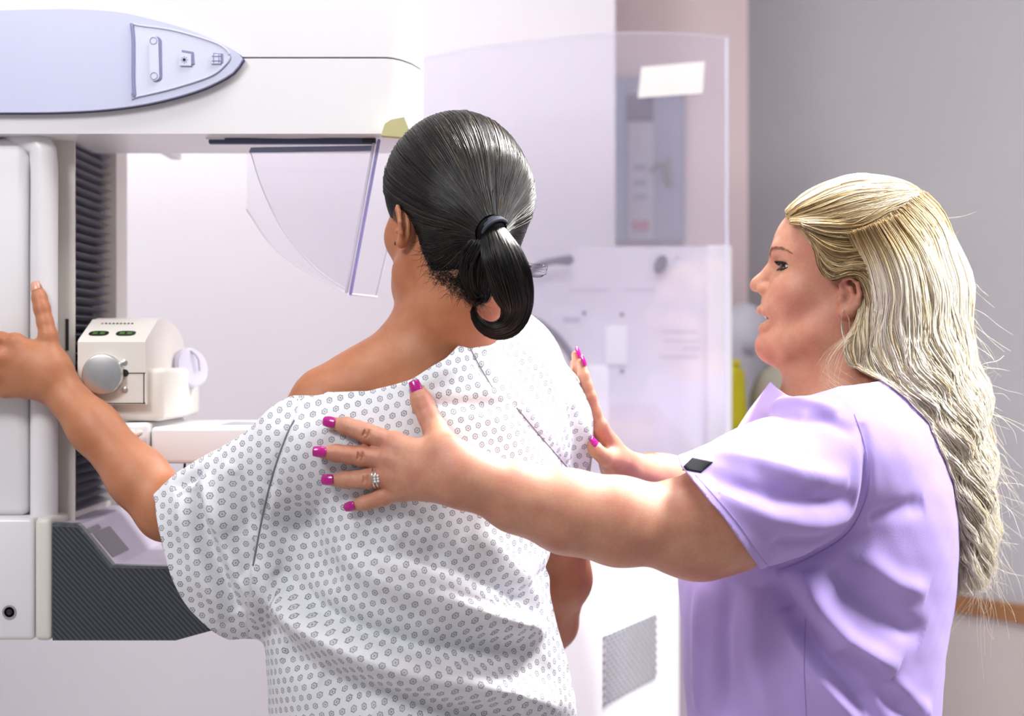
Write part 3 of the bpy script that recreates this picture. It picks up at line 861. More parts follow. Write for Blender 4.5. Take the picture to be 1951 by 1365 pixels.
V[:, 2] = np.maximum(V[:, 2], zlo + 0.001)
mesh_np('body', V, Q, mat('dispenser_pale', lin(206, 206, 216), 0.5, noise=0.02), lp)
box('spout', c2 + np.array([-0.012, -0.075, -0.02]), c2 + np.array([0.012, -0.04, 0.0]), CARTM, lp, bevel=0.003)
pad = empty('padded_cushion', np.array([P(1490, 0, 3.32)[0], 3.36, zlo]), 'olive-grey rounded cushion propped on the cart', 'cushion')
f = Field(); c3 = P(1508, 770, 3.32); f.ell(c3, (0.085, 0.045, 0.095), k=0)
V, Q = polygonise(f, c3 - .14, c3 + .14, 0.007)
V[:, 2] = np.maximum(V[:, 2], zlo + 0.001)
cu = mesh_np('cover', V, Q, mat('cushion_olive', lin(172, 168, 152), 0.85, noise=0.05, bump=0.2), pad)
tube('piping', [c3 + np.array([0.085 * math.cos(t), 0, 0.095 * math.sin(t)]) for t in np.linspace(-0.6, np.pi + 0.6, 30)], 0.004, mat('piping_olive', lin(140, 138, 120), 0.8, noise=0.05), pad, n=0, sides=6)
# ================================================================= people: shared builders
def unit(v):
    v = np.asarray(v, float)
    return v / np.linalg.norm(v)

def skin_mat(name, base, lip, flush, freckle=0.06):
    m = bpy.data.materials.new(name); m.use_nodes = True
    nt = m.node_tree; b = nt.nodes['Principled BSDF']
    tc = nt.nodes.new('ShaderNodeTexCoord')
    n = nt.nodes.new('ShaderNodeTexNoise'); n.inputs['Scale'].default_value = 26; n.inputs['Detail'].default_value = 5
    n2 = nt.nodes.new('ShaderNodeTexNoise'); n2.inputs['Scale'].default_value = 260; n2.inputs['Detail'].default_value = 3
    n3 = nt.nodes.new('ShaderNodeTexNoise'); n3.inputs['Scale'].default_value = 900; n3.inputs['Detail'].default_value = 2
    for q in (n, n2, n3): nt.links.new(tc.outputs['Object'], q.inputs['Vector'])
    mr = nt.nodes.new('ShaderNodeMapRange'); mr.inputs['From Min'].default_value = 0.35; mr.inputs['From Max'].default_value = 0.7
    nt.links.new(n.outputs['Fac'], mr.inputs['Value'])
    mx = nt.nodes.new('ShaderNodeMix'); mx.data_type = 'RGBA'
    nt.links.new(mr.outputs['Result'], mx.inputs[0]); mx.inputs[6].default_value = base; mx.inputs[7].default_value = flush
    mr2 = nt.nodes.new('ShaderNodeMapRange'); mr2.inputs['To Min'].default_value = 1 - freckle * 2; mr2.inputs['To Max'].default_value = 1 + freckle * 2
    nt.links.new(n2.outputs['Fac'], mr2.inputs['Value'])
    sc = nt.nodes.new('ShaderNodeVectorMath'); sc.operation = 'SCALE'
    nt.links.new(mx.outputs[2], sc.inputs[0]); nt.links.new(mr2.outputs['Result'], sc.inputs['Scale'])
    at = nt.nodes.new('ShaderNodeAttribute'); at.attribute_name = 'lip'
    ml = nt.nodes.new('ShaderNodeMix'); ml.data_type = 'RGBA'
    nt.links.new(at.outputs['Fac'], ml.inputs[0]); nt.links.new(sc.outputs['Vector'], ml.inputs[6]); ml.inputs[7].default_value = lip
    nt.links.new(ml.outputs[2], b.inputs['Base Color'])
    bp = nt.nodes.new('ShaderNodeBump'); bp.inputs['Strength'].default_value = 0.25; bp.inputs['Distance'].default_value = 0.0009
    nt.links.new(n3.outputs['Fac'], bp.inputs['Height']); nt.links.new(bp.outputs['Normal'], b.inputs['Normal'])
    b.inputs['Roughness'].default_value = 0.5
    b.inputs['Subsurface Weight'].default_value = 0.25
    b.inputs['Subsurface Radius'].default_value = (0.010, 0.004, 0.002)
    b.inputs['Subsurface Scale'].default_value = 0.8
    return m

def head_prims(f, O, Fw, L, U, jaw=1.0, open_mouth=True):
    """head around the ear-canal midpoint O; mm in (forward, left, up)"""
    R = np.array([Fw, L, U])
    p = lambda a, s, u: O + 0.001 * (a * Fw + s * L + u * U)
    mm = lambda *r: np.array(r) * 0.001
    f.ell(p(-8, 0, 70), mm(96, 75, 80), R, 0.02)
    f.ell(p(34, 0, 66), mm(51, 61, 52), R, 0.02)
    f.ell(p(34, 0, 8), mm(62, 61, 66), R, 0.02)
    f.ell(p(46, 0, -34), mm(49, 45, 38), R, 0.02)
    for s in (-1, 1):
        f.chain([p(6, s * 50, -28), p(32, s * 44, -46), p(62, s * 29, -56), p(86, s * 10, -59)], [0.016, 0.016 * jaw, 0.015 * jaw, 0.013], 0.025)
        f.ball(p(60, s * 37, 6), 0.026, 0.022)
        f.chain([p(80, s * 8, 64), p(75, s * 28, 68), p(59, s * 47, 62)], [0.0095, 0.0095, 0.009], 0.014)
        f.ball(p(84, s * 20, -8), 0.011, 0.02)
    f.ball(p(97, 0, -58), 0.0145, 0.014)
    f.ball(p(90, 0, -61), 0.0155, 0.018)
    # eye sockets
    for s in (-1, 1):
        f.ell(p(90, s * 31, 47), mm(15, 16, 10), R, 0.014, sub=True)
        f.ball(p(65, s * 33, 47), 0.0152, 0.006)
        e_ = unit(0.86 * Fw + 0.50 * s * L); t_ = np.cross(U, e_)
        f.ell(p(65, s * 33, 46.8) + 0.013 * e_, mm(12, 15.5, 5.6), np.array([e_, t_, U]), 0.002, sub=True)
    # nose
    f.chain([p(83, 0, 54), p(94, 0, 40), p(106, 0, 27.5), p(112, 0, 23.5)], [0.0078, 0.0078, 0.0084, 0.0088], 0.010)
    for s in (-1, 1):
        f.ell(p(100, s * 11.5, 17.5), mm(10.5, 6.5, 7.5), R, 0.006)
        f.ell(p(106, s * 6, 9.5), mm(5, 3.2, 3.5), R, 0.003, sub=True)
    f.ell(p(88, 0, 1), mm(17, 20, 13), R, 0.012)
    if open_mouth:
        f.ell(p(106, 0, -22.5), mm(30, 29, 6.5), R, 0.003, sub=True)
        f.ell(p(86, 0, -23), mm(18, 27, 10), R, 0.003, sub=True)
    up = [p(84, 26, -20), p(98, 16, -13.5), p(106, 5, -10.5), p(106.5, -5, -10.5), p(98, -16, -13.5), p(84, -26, -20)]
    lo = [p(83, 27, -21), p(94, 17, -31), p(101.5, 6, -35), p(101.5, -6, -35), p(94, -17, -31), p(83, -27, -21)]
    if not open_mouth: lo = [q + 0.009 * U for q in lo]
    f.chain(up, [0.0028, 0.0040, 0.0046, 0.0046, 0.0040, 0.0028], 0.006)
    f.chain(lo, [0.0028, 0.0042, 0.0050, 0.0050, 0.0042, 0.0028], 0.008)
    # ears
    for s in (-1, 1):
        e = lambda a, l, u: p(-3 + a * 0.86, s * l, 5 + (u - 5) * 0.86)
        f.ell(e(-12, 74, 6), mm(12, 4.6, 21), R, 0.006)
        f.ell(e(-8, 83, 3), mm(9, 8.5, 12), R, 0.003, sub=True)
        f.ell(e(-12, 84, 24), mm(8, 6, 5), R, 0.003, sub=True)
        f.chain([e(-3, 75, 10), e(0, 77, 22), e(-6, 81, 31), e(-15, 84, 33), e(-24, 86, 24), e(-27, 86, 8), e(-23, 83, -6), e(-13, 79, -17)],
                [0.0026, 0.0026, 0.003, 0.003, 0.003, 0.003, 0.003, 0.0036], 0.0022)
        f.chain([e(-6, 78, 23), e(-14, 81.5, 16), e(-18, 82, 2), e(-12, 80, -9)], [0.002, 0.0024, 0.0026, 0.0026], 0.003)
        f.ball(e(-6, 77, -19), 0.0062, 0.005)
        f.ball(e(1, 77.5, 1), 0.0040, 0.004)
    return up, lo, p

def lip_weight(V, up, lo, N=None):
    w = np.zeros(len(V))
    for c, r in ((up, 0.0048), (lo, 0.0054)):
        d, _ = seg_dist(V, np.array(c))
        w = np.maximum(w, np.clip((r + 0.0012 - d) / 0.0016, 0, 1))
    return w

def hand_prims(f, wrist, wr, mcps, fingers, thumb, r0=0.0105, kf=0.005):
    for i, m in enumerate(mcps):
        w = wrist + (m - wrist) * 0.12 + (m - np.mean(mcps, axis=0)) * 0.25
        f.cone(w, m, wr * 0.62, r0 * 1.12, 0.016)
    for i in range(3):
        f.cone(mcps[i], mcps[i + 1], r0 * 0.98, r0 * 0.98, 0.008)
        f.cone(mcps[i] * .5 + wrist * .5, mcps[i + 1] * .5 + wrist * .5, r0 * 1.2, r0 * 1.2, 0.012)
    sz = [1.0, 1.0, 0.96, 0.84]
    for i, (m, fi) in enumerate(zip(mcps, fingers)):
        a = sz[i] * r0
        pip, dip, tip = fi
        mid1 = (m + pip) / 2; mid2 = (pip + dip) / 2
        f.chain([m, mid1, pip, mid2, dip, tip], [a, a * 0.93, a * 0.97, a * 0.86, a * 0.84, a * 0.62], kf)
    cmc, mc, ip, tip = thumb
    f.cone(wrist * 0.7 + cmc * 0.3, cmc, wr * 0.6, r0 * 1.5, 0.016)
    f.cone(cmc, mc, r0 * 1.5, r0 * 1.22, 0.014)
    f.chain([mc, (mc + ip) / 2, ip, (ip + tip) / 2, tip], [r0 * 1.22, r0 * 1.08, r0 * 1.08, r0 * 0.98, r0 * 0.68], kf)

def nail(dip, tip, dors, r, length, width_deg, material, parent, over=0.003, back=0.010):
    ax = unit(tip - dip)
    d = unit(dors - (dors @ ax) * ax); s = np.cross(ax, d)
    base = tip - ax * back
    nu, nv = 9, 9
    V = []
    for j in range(nv):
        v = j / (nv - 1)
        rr = r * (1.04 - 0.12 * v)
        wdt = width_deg * (0.86 + 0.14 * math.sin(math.pi * min(v * 1.2, 1) * 0.8))
        for i in range(nu):
            u = (i / (nu - 1)) * 2 - 1
            a = math.radians(wdt * u)
            lift = 0.0009 + 0.0006 * math.sin(math.pi * v)
            round_ = (1 - u * u) * 0.0012 * (1 if v > 0.5 else -1) * abs(v - 0.5) * 2
            V.append(base + ax * (v * (length) + round_) + (rr + lift) * (math.cos(a) * d + math.sin(a) * s) - d * (v ** 2) * 0.0012)
    Q = [(j * nu + i, j * nu + i + 1, (j + 1) * nu + i + 1, (j + 1) * nu + i) for j in range(nv - 1) for i in range(nu - 1)]
    o = sheet('fingernail', np.array(V), np.array(Q), 0.0007, material, parent, offset=0)
    return o

def body_mesh(f, lo, hi, hc, boxes, cutlow=None):
    parts = []
    V, Q = polygonise(f, lo, hi, hc)
    T = tri(Q)
    for blo, bhi, h in boxes:
        c, hf = (np.array(blo) + np.array(bhi)) / 2, (np.array(bhi) - np.array(blo)) / 2
        g = -(np.abs(V - c) - hf).max(1) - 0.0001
        V, T = clip(V, T, g)
    parts.append((V, T))
    for blo, bhi, h in boxes:
        V, Q = polygonise(f, np.array(blo) - 3 * h, np.array(bhi) + 3 * h, h)
        c, hf = (np.array(blo) + np.array(bhi)) / 2, (np.array(bhi) - np.array(blo)) / 2
        parts.append(clip(V, tri(Q), (np.abs(V - c) - hf).max(1) - 0.0001))
    V, T = merge(parts)
    N = vnormals(V, T)
    m = np.zeros(len(V), bool)
    for blo, bhi, h in boxes:
        c, hf = (np.array(blo) + np.array(bhi)) / 2, (np.array(bhi) - np.array(blo)) / 2
        m |= np.abs((np.abs(V - c) - hf).max(1)) < 2.2 * hc
    q = V[m]; e = 0.001
    G = np.stack([f(q + np.eye(3)[k] * e) - f(q - np.eye(3)[k] * e) for k in range(3)], 1)
    N[m] = G / (np.linalg.norm(G, axis=1, keepdims=True) + 1e-12)
    return V, T, N

def strands(name, S, R, material, parent, shade, sides=3):
    V, Fq = tubes_mesh(S, R, sides)
    o = mesh_np(name, V, Fq, material, parent)
    N, M, _ = S.shape
    sh = np.repeat(shade.reshape(N, M, 1), sides, axis=2).ravel()
    attr(o, 'shade', sh)
    o['kind'] = 'stuff'
    return o

def hair_mat(name, stops, rough=0.32, spec=0.6, coat=0.0):
    m = bpy.data.materials.new(name); m.use_nodes = True
    nt = m.node_tree; b = nt.nodes['Principled BSDF']
    at = nt.nodes.new('ShaderNodeAttribute'); at.attribute_name = 'shade'
    r = nt.nodes.new('ShaderNodeValToRGB')
    el = r.color_ramp.elements
    el[0].position = stops[0][0]; el[0].color = stops[0][1]
    el[1].position = stops[-1][0]; el[1].color = stops[-1][1]
    for pos, c in stops[1:-1]:
        e = el.new(pos); e.color = c
    nt.links.new(at.outputs['Fac'], r.inputs['Fac']); nt.links.new(r.outputs['Color'], b.inputs['Base Color'])
    b.inputs['Roughness'].default_value = rough
    b.inputs['Specular IOR Level'].default_value = spec
    if coat:
        tr = nt.nodes.new('ShaderNodeBsdfTranslucent'); nt.links.new(r.outputs['Color'], tr.inputs['Color'])
        ms = nt.nodes.new('ShaderNodeMixShader'); ms.inputs[0].default_value = coat
        nt.links.new(b.outputs[0], ms.inputs[1]); nt.links.new(tr.outputs[0], ms.inputs[2])
        nt.links.new(ms.outputs[0], nt.nodes['Material Output'].inputs['Surface'])
    return m

def fold(V, N, pts, amp, width, ends=0.18):
    d, t = seg_dist(V, pts)
    w = np.exp(-(d / width) ** 2)
    e = np.clip(t / ends, 0, 1) * np.clip((1 - t) / ends, 0, 1) if ends else 1.0
    return V + N * (amp * w * e)[:, None]

def apply_folds(V, T, folds, bvh=None, default=2.0):
    bvh = bvh or bvh_of(V, T)
    N = vnormals(V, T)
    D = np.zeros(len(V))
    for px, amp, width in folds:
        pts = np.array([ray(bvh, x, y, default) for x, y in px])
        pts = smooth_path(pts, max(8, 4 * len(px)))
        d, t = seg_dist(V, pts)
        e = np.sqrt(np.clip(np.minimum(t, 1 - t) / 0.22, 0.0, 1))
        D += amp * np.exp(-(d / width) ** 2) * e
    return V + N * D[:, None]

def wob(V, s, seed):
    """cheap smooth 3D noise in -1..1"""
    r = np.random.default_rng(seed)
    out = np.zeros(len(V))
    for k in range(6):
        d = r.normal(size=3); d /= np.linalg.norm(d)
        out += np.sin(V @ d * s * (0.7 + 0.3 * k) + r.uniform(0, 6.28)) / (1 + 0.25 * k)
    return out / 3.5

# ================================================================= patient
pat = empty('person', np.array([-0.10, 2.05, 0.0]),
            'woman in patterned hospital gown seen from behind, dark ponytail, one hand on the machine', 'person')
pF = np.array([-0.5, 0.866, 0.0]); pL = np.array([-0.866, -0.5, 0.0]); pU = np.array([0, 0, 1.0])
PR3 = np.array([-pL, pF, pU])
M_skinP = skin_mat('skin_brown', lin(190, 128, 92), lin(140, 76, 66), lin(176, 110, 74), 0.03)

# ---- gown
g = Field()
g.ell(P(832, 885, 2.045), (0.168, 0.135, 0.20), PR3, 0.05)
g.ell(P(775, 1210, 2.06), (0.168, 0.14, 0.30), PR3, 0.09)
g.cone(P(660, 845, 1.985), P(598, 850, 1.965), 0.078, 0.067, 0.04)
g.cone(P(960, 750, 2.09), P(1012, 800, 2.14), 0.074, 0.076, 0.05)
g.cone(P(880, 720, 2.07), P(960, 690, 2.09), 0.060, 0.068, 0.05)
g.cone(P(860, 760, 2.05), P(900, 668, 2.08), 0.085, 0.055, 0.05)
# left sleeve, hanging open
sd1 = unit(P(430, 1215, 2.03) - P(290, 925, 2.03)); sdn = unit(np.array([sd1[2], 0, -sd1[0]]))
if sdn[0] > 0: sdn = -sdn
Rs = np.array([sdn, sd1, np.cross(sdn, sd1)])
g.cone(P(565, 872, 1.965), P(400, 966, 2.005), 0.062, 0.054, 0.025)
g.ell(P(448, 1040, 2.005), (0.165, 0.112, 0.058), Rs, 0.025)
# right sleeve down to the elbow
g.cone(P(1018, 810, 2.14), P(1045, 960, 2.19), 0.074, 0.060, 0.04)
# skirt
g.cone(P(790, 1270, 2.06), P(820, 1900, 2.08), 0.160, 0.19, 0.10)
g.ell(P(940, 1370, 2.06), (0.10, 0.12, 0.14), PR3, 0.05)
V, Q = polygonise(g, (-0.60, 1.74, 0.48), (0.30, 2.45, 1.46), 0.0034)
T = tri(Q)
V = relax(V, T, 2)
# open neck, sleeve hems, skirt hem
nl = np.array([(-400, 770), (540, 757), (565, 749), (620, 748), (700, 746), (780, 726), (850, 682), (900, 632), (930, 596), (1000, 560), (1600, 560)])
pxx = V[:, 0] / V[:, 1] * F + 975.5
pyy = 682.5 - (V[:, 2] - ZC) / V[:, 1] * F
pyc = np.interp(pxx, nl[:, 0], nl[:, 1])
V, T = clip(V, T, pyc - pyy)
def plane_clip(V, T, a, b, side, extra=None):
    """cut along the image line a-b pushed through the cloth"""
    pa_, pb_ = P(*a, 2.0), P(*b, 2.0)
    n = unit(np.array([-(pb_ - pa_)[2], 0, (pb_ - pa_)[0]])) * side
    gg = (V - pa_) @ n
    if extra is not None: gg = np.where(extra(V), gg, -1.0)
    return clip(V, T, gg)
hem = smooth_path([(284, 880, 0), (290, 925, 0), (300, 1000, 0), (322, 1085, 0), (352, 1150, 0), (395, 1195, 0), (430, 1217, 0), (470, 1230, 0)], 30)
pxx = V[:, 0] / V[:, 1] * F + 975.5; pyy = 682.5 - (V[:, 2] - ZC) / V[:, 1] * F
hx = np.interp(pyy, hem[:, 1], hem[:, 0], left=200, right=475)
hemx = np.where(pyy < 900, 284, hx)
V, T = clip(V, T, np.where(pxx < 520, hemx - pxx, -1.0))
V, T = clip(V, T, np.where(V[:, 0] > 0.055, ZC - 0.225 - V[:, 2], -1.0) if False else np.full(len(V), -1.0))
V, T = clip(V, T, 0.53 - V[:, 2])
# print coordinates: around the trunk, along the sleeve
gx_ = np.arange(-0.62, 0.32, 0.006); gz_ = np.arange(0.52, 1.46, 0.012)
gb0 = bvh_of(V, T)
Yg = np.full((len(gz_), len(gx_)), np.nan)
for iz, z_ in enumerate(gz_):
    for ix, x_ in enumerate(gx_):
        hh = gb0.ray_cast(Vector((x_, 1.0, z_)), Vector((0, 1, 0)), 2.0)
        if hh[0] is not None: Yg[iz, ix] = hh[0].y
U_ = np.zeros_like(Yg)
ix0 = int(np.argmin(np.abs(gx_ + 0.10)))
for iz in range(len(gz_)):
    dy = np.diff(Yg[iz]); dy = np.where(np.isnan(dy), 0, np.clip(dy, -0.02, 0.02))
    L_ = np.sqrt(0.006 ** 2 + dy ** 2); cu_ = np.concatenate([[0], np.cumsum(L_)])
    U_[iz] = cu_ - cu_[ix0] + gx_[ix0]
ker = np.ones(9) / 9
U_ = np.apply_along_axis(lambda v: np.convolve(np.pad(v, 4, mode='edge'), ker, 'valid'), 0, U_)
fx_ = np.clip((V[:, 0] - gx_[0]) / 0.006, 0, len(gx_) - 1.001); fz_ = np.clip((V[:, 2] - gz_[0]) / 0.012, 0, len(gz_) - 1.001)
i0_, k0_ = fx_.astype(int), fz_.astype(int); wx_, wz_ = fx_ - i0_, fz_ - k0_
ut = (U_[k0_, i0_] * (1 - wx_) + U_[k0_, i0_ + 1] * wx_) * (1 - wz_) + (U_[k0_ + 1, i0_] * (1 - wx_) + U_[k0_ + 1, i0_ + 1] * wx_) * wz_
c2_, s2_ = math.cos(0.22), math.sin(0.22)
patc = np.stack([ut * c2_ + V[:, 2] * s2_, -ut * s2_ + V[:, 2] * c2_, np.zeros(len(V))], 1)
pxx = V[:, 0] / V[:, 1] * F + 975.5; pyy = 682.5 - (V[:, 2] - ZC) / V[:, 1] * F
seamx = np.interp(pyy, [780, 830, 900, 980, 1080, 1200], [568, 546, 521, 501, 481, 470])
sl_m = (pxx < seamx) & (pyy > 760)
ca_, sa_ = math.cos(0.55), math.sin(0.55)
patc[sl_m, 0] = (V[sl_m, 0] * ca_ + V[sl_m, 2] * sa_) * 1.0
patc[sl_m, 1] = (-V[sl_m, 0] * sa_ + V[sl_m, 2] * ca_)
gown_bvh = bvh_of(V, T)
folds = [
    # (pixel path, height, width)
    ([(470, 1085), (540, 1150), (640, 1222), (770, 1275), (920, 1312), (1060, 1352)], 0.016, 0.020),
    ([(520, 1090), (610, 1168), (740, 1222), (880, 1240), (1050, 1215)], -0.011, 0.017),
    ([(640, 1045), (740, 1105), (860, 1150), (980, 1192), (1075, 1212)], 0.012, 0.020),
    ([(760, 1030), (860, 1080), (960, 1130), (1040, 1175)], -0.007, 0.016),
    ([(690, 1000), (730, 1050), (800, 1075), (850, 1050)], -0.006, 0.018),
    ([(560, 960), (590, 1040), (650, 1110)], -0.006, 0.024),
    ([(520, 930), (510, 1010), (520, 1090)], 0.005, 0.020),
    ([(900, 1010), (980, 1080), (1050, 1150)], 0.006, 0.018),
    ([(1060, 1040), (1020, 1110), (985, 1160)], -0.006, 0.012),
    ([(600, 1290), (720, 1320), (860, 1350), (980, 1365)], -0.010, 0.020),
    ([(540, 1240), (620, 1300), (700, 1365)], -0.007, 0.018),
    ([(560, 800), (530, 870), (508, 960), (482, 1075)], -0.0035, 0.006),
    ([(390, 905), (402, 960), (430, 1040), (470, 1120), (500, 1190)], 0.009, 0.011),
    ([(372, 930), (385, 1000), (420, 1090), (460, 1165)], -0.008, 0.011),
    ([(345, 945), (360, 1030), (400, 1120), (430, 1180)], 0.006, 0.012),
    ([(330, 935), (352, 915), (385, 905)], -0.006, 0.009),
    ([(450, 900), (470, 960), (478, 1020)], -0.005, 0.010),
    ([(440, 880), (420, 940), (440, 1010)], 0.004, 0.010),
    ([(790, 765), (870, 770), (960, 772)], -0.0045, 0.008),
    ([(700, 742), (790, 735), (860, 700)], 0.003, 0.008),
    ([(880, 645), (905, 690), (940, 735)], -0.0035, 0.007),
    ([(975, 765), (1030, 830), (1085, 895)], -0.0035, 0.006),
    ([(1085, 770), (1100, 840), (1090, 900)], -0.006, 0.010),
    ([(1110, 800), (1118, 860), (1105, 905)], 0.005, 0.008),
]
V = apply_folds(V, T, [(q, a_ * (2.0 if abs(a_) > 0.0065 else 1.5), w_) for q, a_, w_ in folds], gown_bvh)
Nn_ = vnormals(V, T)
low = np.clip((1.20 - V[:, 2]) / 0.15, 0, 1)
V = V + Nn_ * (0.0022 * wob(V * np.array([1, 1, 1.4]), 55, 3) * (0.4 + low) + 0.0010 * wob(V, 130, 5))[:, None]
gown_V, gown_T = V, T
gown_bvh = bvh_of(V, T)

def gown_mat():
    m = bpy.data.materials.new('gown_print'); m.use_nodes = True
    nt = m.node_tree; b = nt.nodes['Principled BSDF']
    def math_(op, *ins):
        n = nt.nodes.new('ShaderNodeMath'); n.operation = op
        for i, v in enumerate(ins):
            if isinstance(v, (int, float)): n.inputs[i].default_value = v
            else: nt.links.new(v, n.inputs[i])
        return n.outputs[0]
    at = nt.nodes.new('ShaderNodeAttribute'); at.attribute_name = 'print'
    sp = nt.nodes.new('ShaderNodeSeparateXYZ'); nt.links.new(at.outputs['Vector'], sp.inputs[0])
    s = 0.0138                     # spacing of the motifs
    hs = s * math.sqrt(3)
    def cell(off):
        u = math_('SUBTRACT', math_('FRACT', math_('ADD', math_('DIVIDE', sp.outputs[0], s), off)), 0.5)
        v = math_('SUBTRACT', math_('FRACT', math_('ADD', math_('DIVIDE', sp.outputs[1], hs), off)), 0.5)
        u = math_('MULTIPLY', u, s); v = math_('MULTIPLY', v, hs)
        r = math_('SQRT', math_('ADD', math_('MULTIPLY', u, u), math_('MULTIPLY', v, v)))
        return u, v, r
    masks = []
    for off in (0.0, 0.5):
        u, v, r = cell(off)
        th = math_('ARCTAN2', v, u)
        pet = math_('MULTIPLY', math_('COSINE', math_('MULTIPLY', th, 6.0)), 0.00035)
        rr = math_('ADD', r, pet)
        ring = math_('LESS_THAN', math_('ABSOLUTE', math_('SUBTRACT', rr, 0.0031)), 0.00062)
        dot = math_('LESS_THAN', r, 0.0010)
        ring2 = math_('LESS_THAN', math_('ABSOLUTE', math_('SUBTRACT', r, 0.0018)), 0.0003)
        spokes = math_('MULTIPLY', math_('LESS_THAN', r, 0.003), math_('GREATER_THAN', math_('COSINE', math_('MULTIPLY', th, 6.0)), 0.75))
        fill = math_('MULTIPLY', math_('LESS_THAN', r, 0.0034), 0.18)
        masks.append(math_('MAXIMUM', math_('MAXIMUM', math_('MAXIMUM', ring, dot), math_('MULTIPLY', spokes, 0.7)), fill))
    msk = math_('MAXIMUM', masks[0], masks[1])
    tc = nt.nodes.new('ShaderNodeTexCoord')
    n = nt.nodes.new('ShaderNodeTexNoise'); n.inputs['Scale'].default_value = 60
    nt.links.new(tc.outputs['Object'], n.inputs['Vector'])
    msk = math_('MULTIPLY', msk, math_('ADD', math_('MULTIPLY', n.outputs['Fac'], 0.6), 0.55))
    mx = nt.nodes.new('ShaderNodeMix'); mx.data_type = 'RGBA'
    nt.links.new(msk, mx.inputs[0]); mx.inputs[6].default_value = lin(226, 228, 232); mx.inputs[7].default_value = lin(124, 127, 138)
    nt.links.new(mx.outputs[2], b.inputs['Base Color'])
    b.inputs['Roughness'].default_value = 0.9
    b.inputs['Specular IOR Level'].default_value = 0.2
    b.inputs['Sheen Weight'].default_value = 0.15
    w = nt.nodes.new('ShaderNodeTexNoise'); w.inputs['Scale'].default_value = 700
    nt.links.new(tc.outputs['Object'], w.inputs['Vector'])
    bp = nt.nodes.new('ShaderNodeBump'); bp.inputs['Strength'].default_value = 0.15; bp.inputs['Distance'].default_value = 0.0008
    nt.links.new(w.outputs['Fac'], bp.inputs['Height']); nt.links.new(bp.outputs['Normal'], b.inputs['Normal'])
    return m
gown = sheet('hospital_gown', V, T, 0.0016, gown_mat(), pat, {'print': patc}, offset=-1)
gown['label'] = 'white hospital gown printed with small grey flowers'
M_seam = mat('gown_seam', lin(120, 122, 132), 0.9, noise=0.05)
M_hem = mat('gown_hem', lin(228, 230, 234), 0.9, noise=0.02)
def seam(px, r, material, parent, name='seam', bvh=None, sides=5, lift=0.0002):
    pts = np.array([ray(bvh or gown_bvh, x, y) for x, y in smooth_path([(a, b, 0) for a, b in px], 30)[:, :2]])
    pts[:, 1] -= lift
    return tube(name, pts, r, material, parent, n=0, sides=sides)
seam([(560, 802), (545, 832), (521, 900), (501, 980), (482, 1078)], 0.0011, M_seam, gown)
seam([(895, 662), (915, 700), (938, 738)], 0.0006, M_seam, gown)
seam([(985, 778), (1030, 832), (1082, 892)], 0.0007, M_seam, gown)

# ---- body
f = Field()
neckb = P(850, 690, 2.05)
hO = P(860, 452, 2.03)
hF = unit(pF + np.array([0, 0, -0.10])); hL = unit(pL + 0.04 * pU); hU = np.cross(hF, hL)
if hU[2] < 0: hU = -hU
upP, loP, hp = head_prims(f, hO, hF, hL, hU, open_mouth=False)
f.chain([hp(-22, 0, -10), hp(-38, 0, -80), P(845, 690, 2.05)], [0.050, 0.049, 0.062], 0.035)
# trapezius, shoulders, trunk
f.cone(P(838, 640, 2.045), P(700, 735, 2.00), 0.050, 0.044, 0.06)
f.cone(P(700, 735, 2.00), P(628, 762, 1.985), 0.046, 0.044, 0.03)
f.cone(P(870, 660, 2.07), P(1000, 790, 2.13), 0.042, 0.045, 0.05)
f.ell(P(845, 900, 2.055), (0.150, 0.105, 0.17), PR3, 0.05)
f.ell(P(805, 1240, 2.07), (0.145, 0.11, 0.24), PR3, 0.08)
# left arm to the grip
el = P(318, 972, 2.06); wrP = P(108, 735, 2.125)
f.chain([P(618, 800, 1.985), P(500, 896, 2.0), P(390, 955, 2.03), el], [0.046, 0.040, 0.039, 0.038], 0.03)
fm = el + (wrP - el) * 0.25
f.chain([el, fm, el + (wrP - el) * 0.65, wrP], [0.0375, 0.0375, 0.0315, 0.0265], 0.02)
mc_ = [P(30, 652, 2.112), P(4, 680, 2.108), P(-2, 712, 2.112), P(12, 742, 2.122)]
fg = [[P(-28, 640, 2.112), P(-62, 650, 2.135), P(-58, 664, 2.155)],
      [P(-52, 672, 2.108), P(-84, 682, 2.132), P(-78, 694, 2.156)],
      [P(-52, 706, 2.112), P(-80, 714, 2.136), P(-72, 722, 2.158)],
      [P(-34, 744, 2.122), P(-58, 748, 2.142), P(-50, 754, 2.160)]]
th_ = [P(98, 690, 2.118), P(92, 640, 2.118), P(80, 588, 2.124), P(70, 547, 2.132)]
hand_prims(f, P(96, 722, 2.122), 0.029, mc_, fg, th_, r0=0.0100)
f.cone(P(60, 690, 2.118), P(100, 715, 2.122), 0.022, 0.026, 0.02)
# right arm, hanging behind the trunk
f.chain([P(1012, 800, 2.14), P(1058, 950, 2.19), P(1076, 1105, 2.22)], [0.05, 0.044, 0.036], 0.03)
f.chain([P(1076, 1105, 2.22), P(1052, 1190, 2.29), P(985, 1290, 2.36)], [0.0345, 0.034, 0.025], 0.02)
rw = P(975, 1300, 2.365)
mcr = [rw + np.array([-0.05, 0.03, -0.05 - 0.012 * i]) + np.array([0.008 * i, 0.006 * i, 0]) for i in range(4)]
fgr = [[m + np.array([-0.03, 0.01, -0.012]), m + np.array([-0.045, 0.01, -0.026]), m + np.array([-0.052, 0.008, -0.042])] for m in mcr]
hand_prims(f, rw, 0.025, mcr, fgr, [rw + np.array([-.02, 0.0, -.005]), rw + np.array([-.045, -.005, -.015]), rw + np.array([-.065, -.005, -.02]), rw + np.array([-.082, -.005, -.028])], r0=0.009)
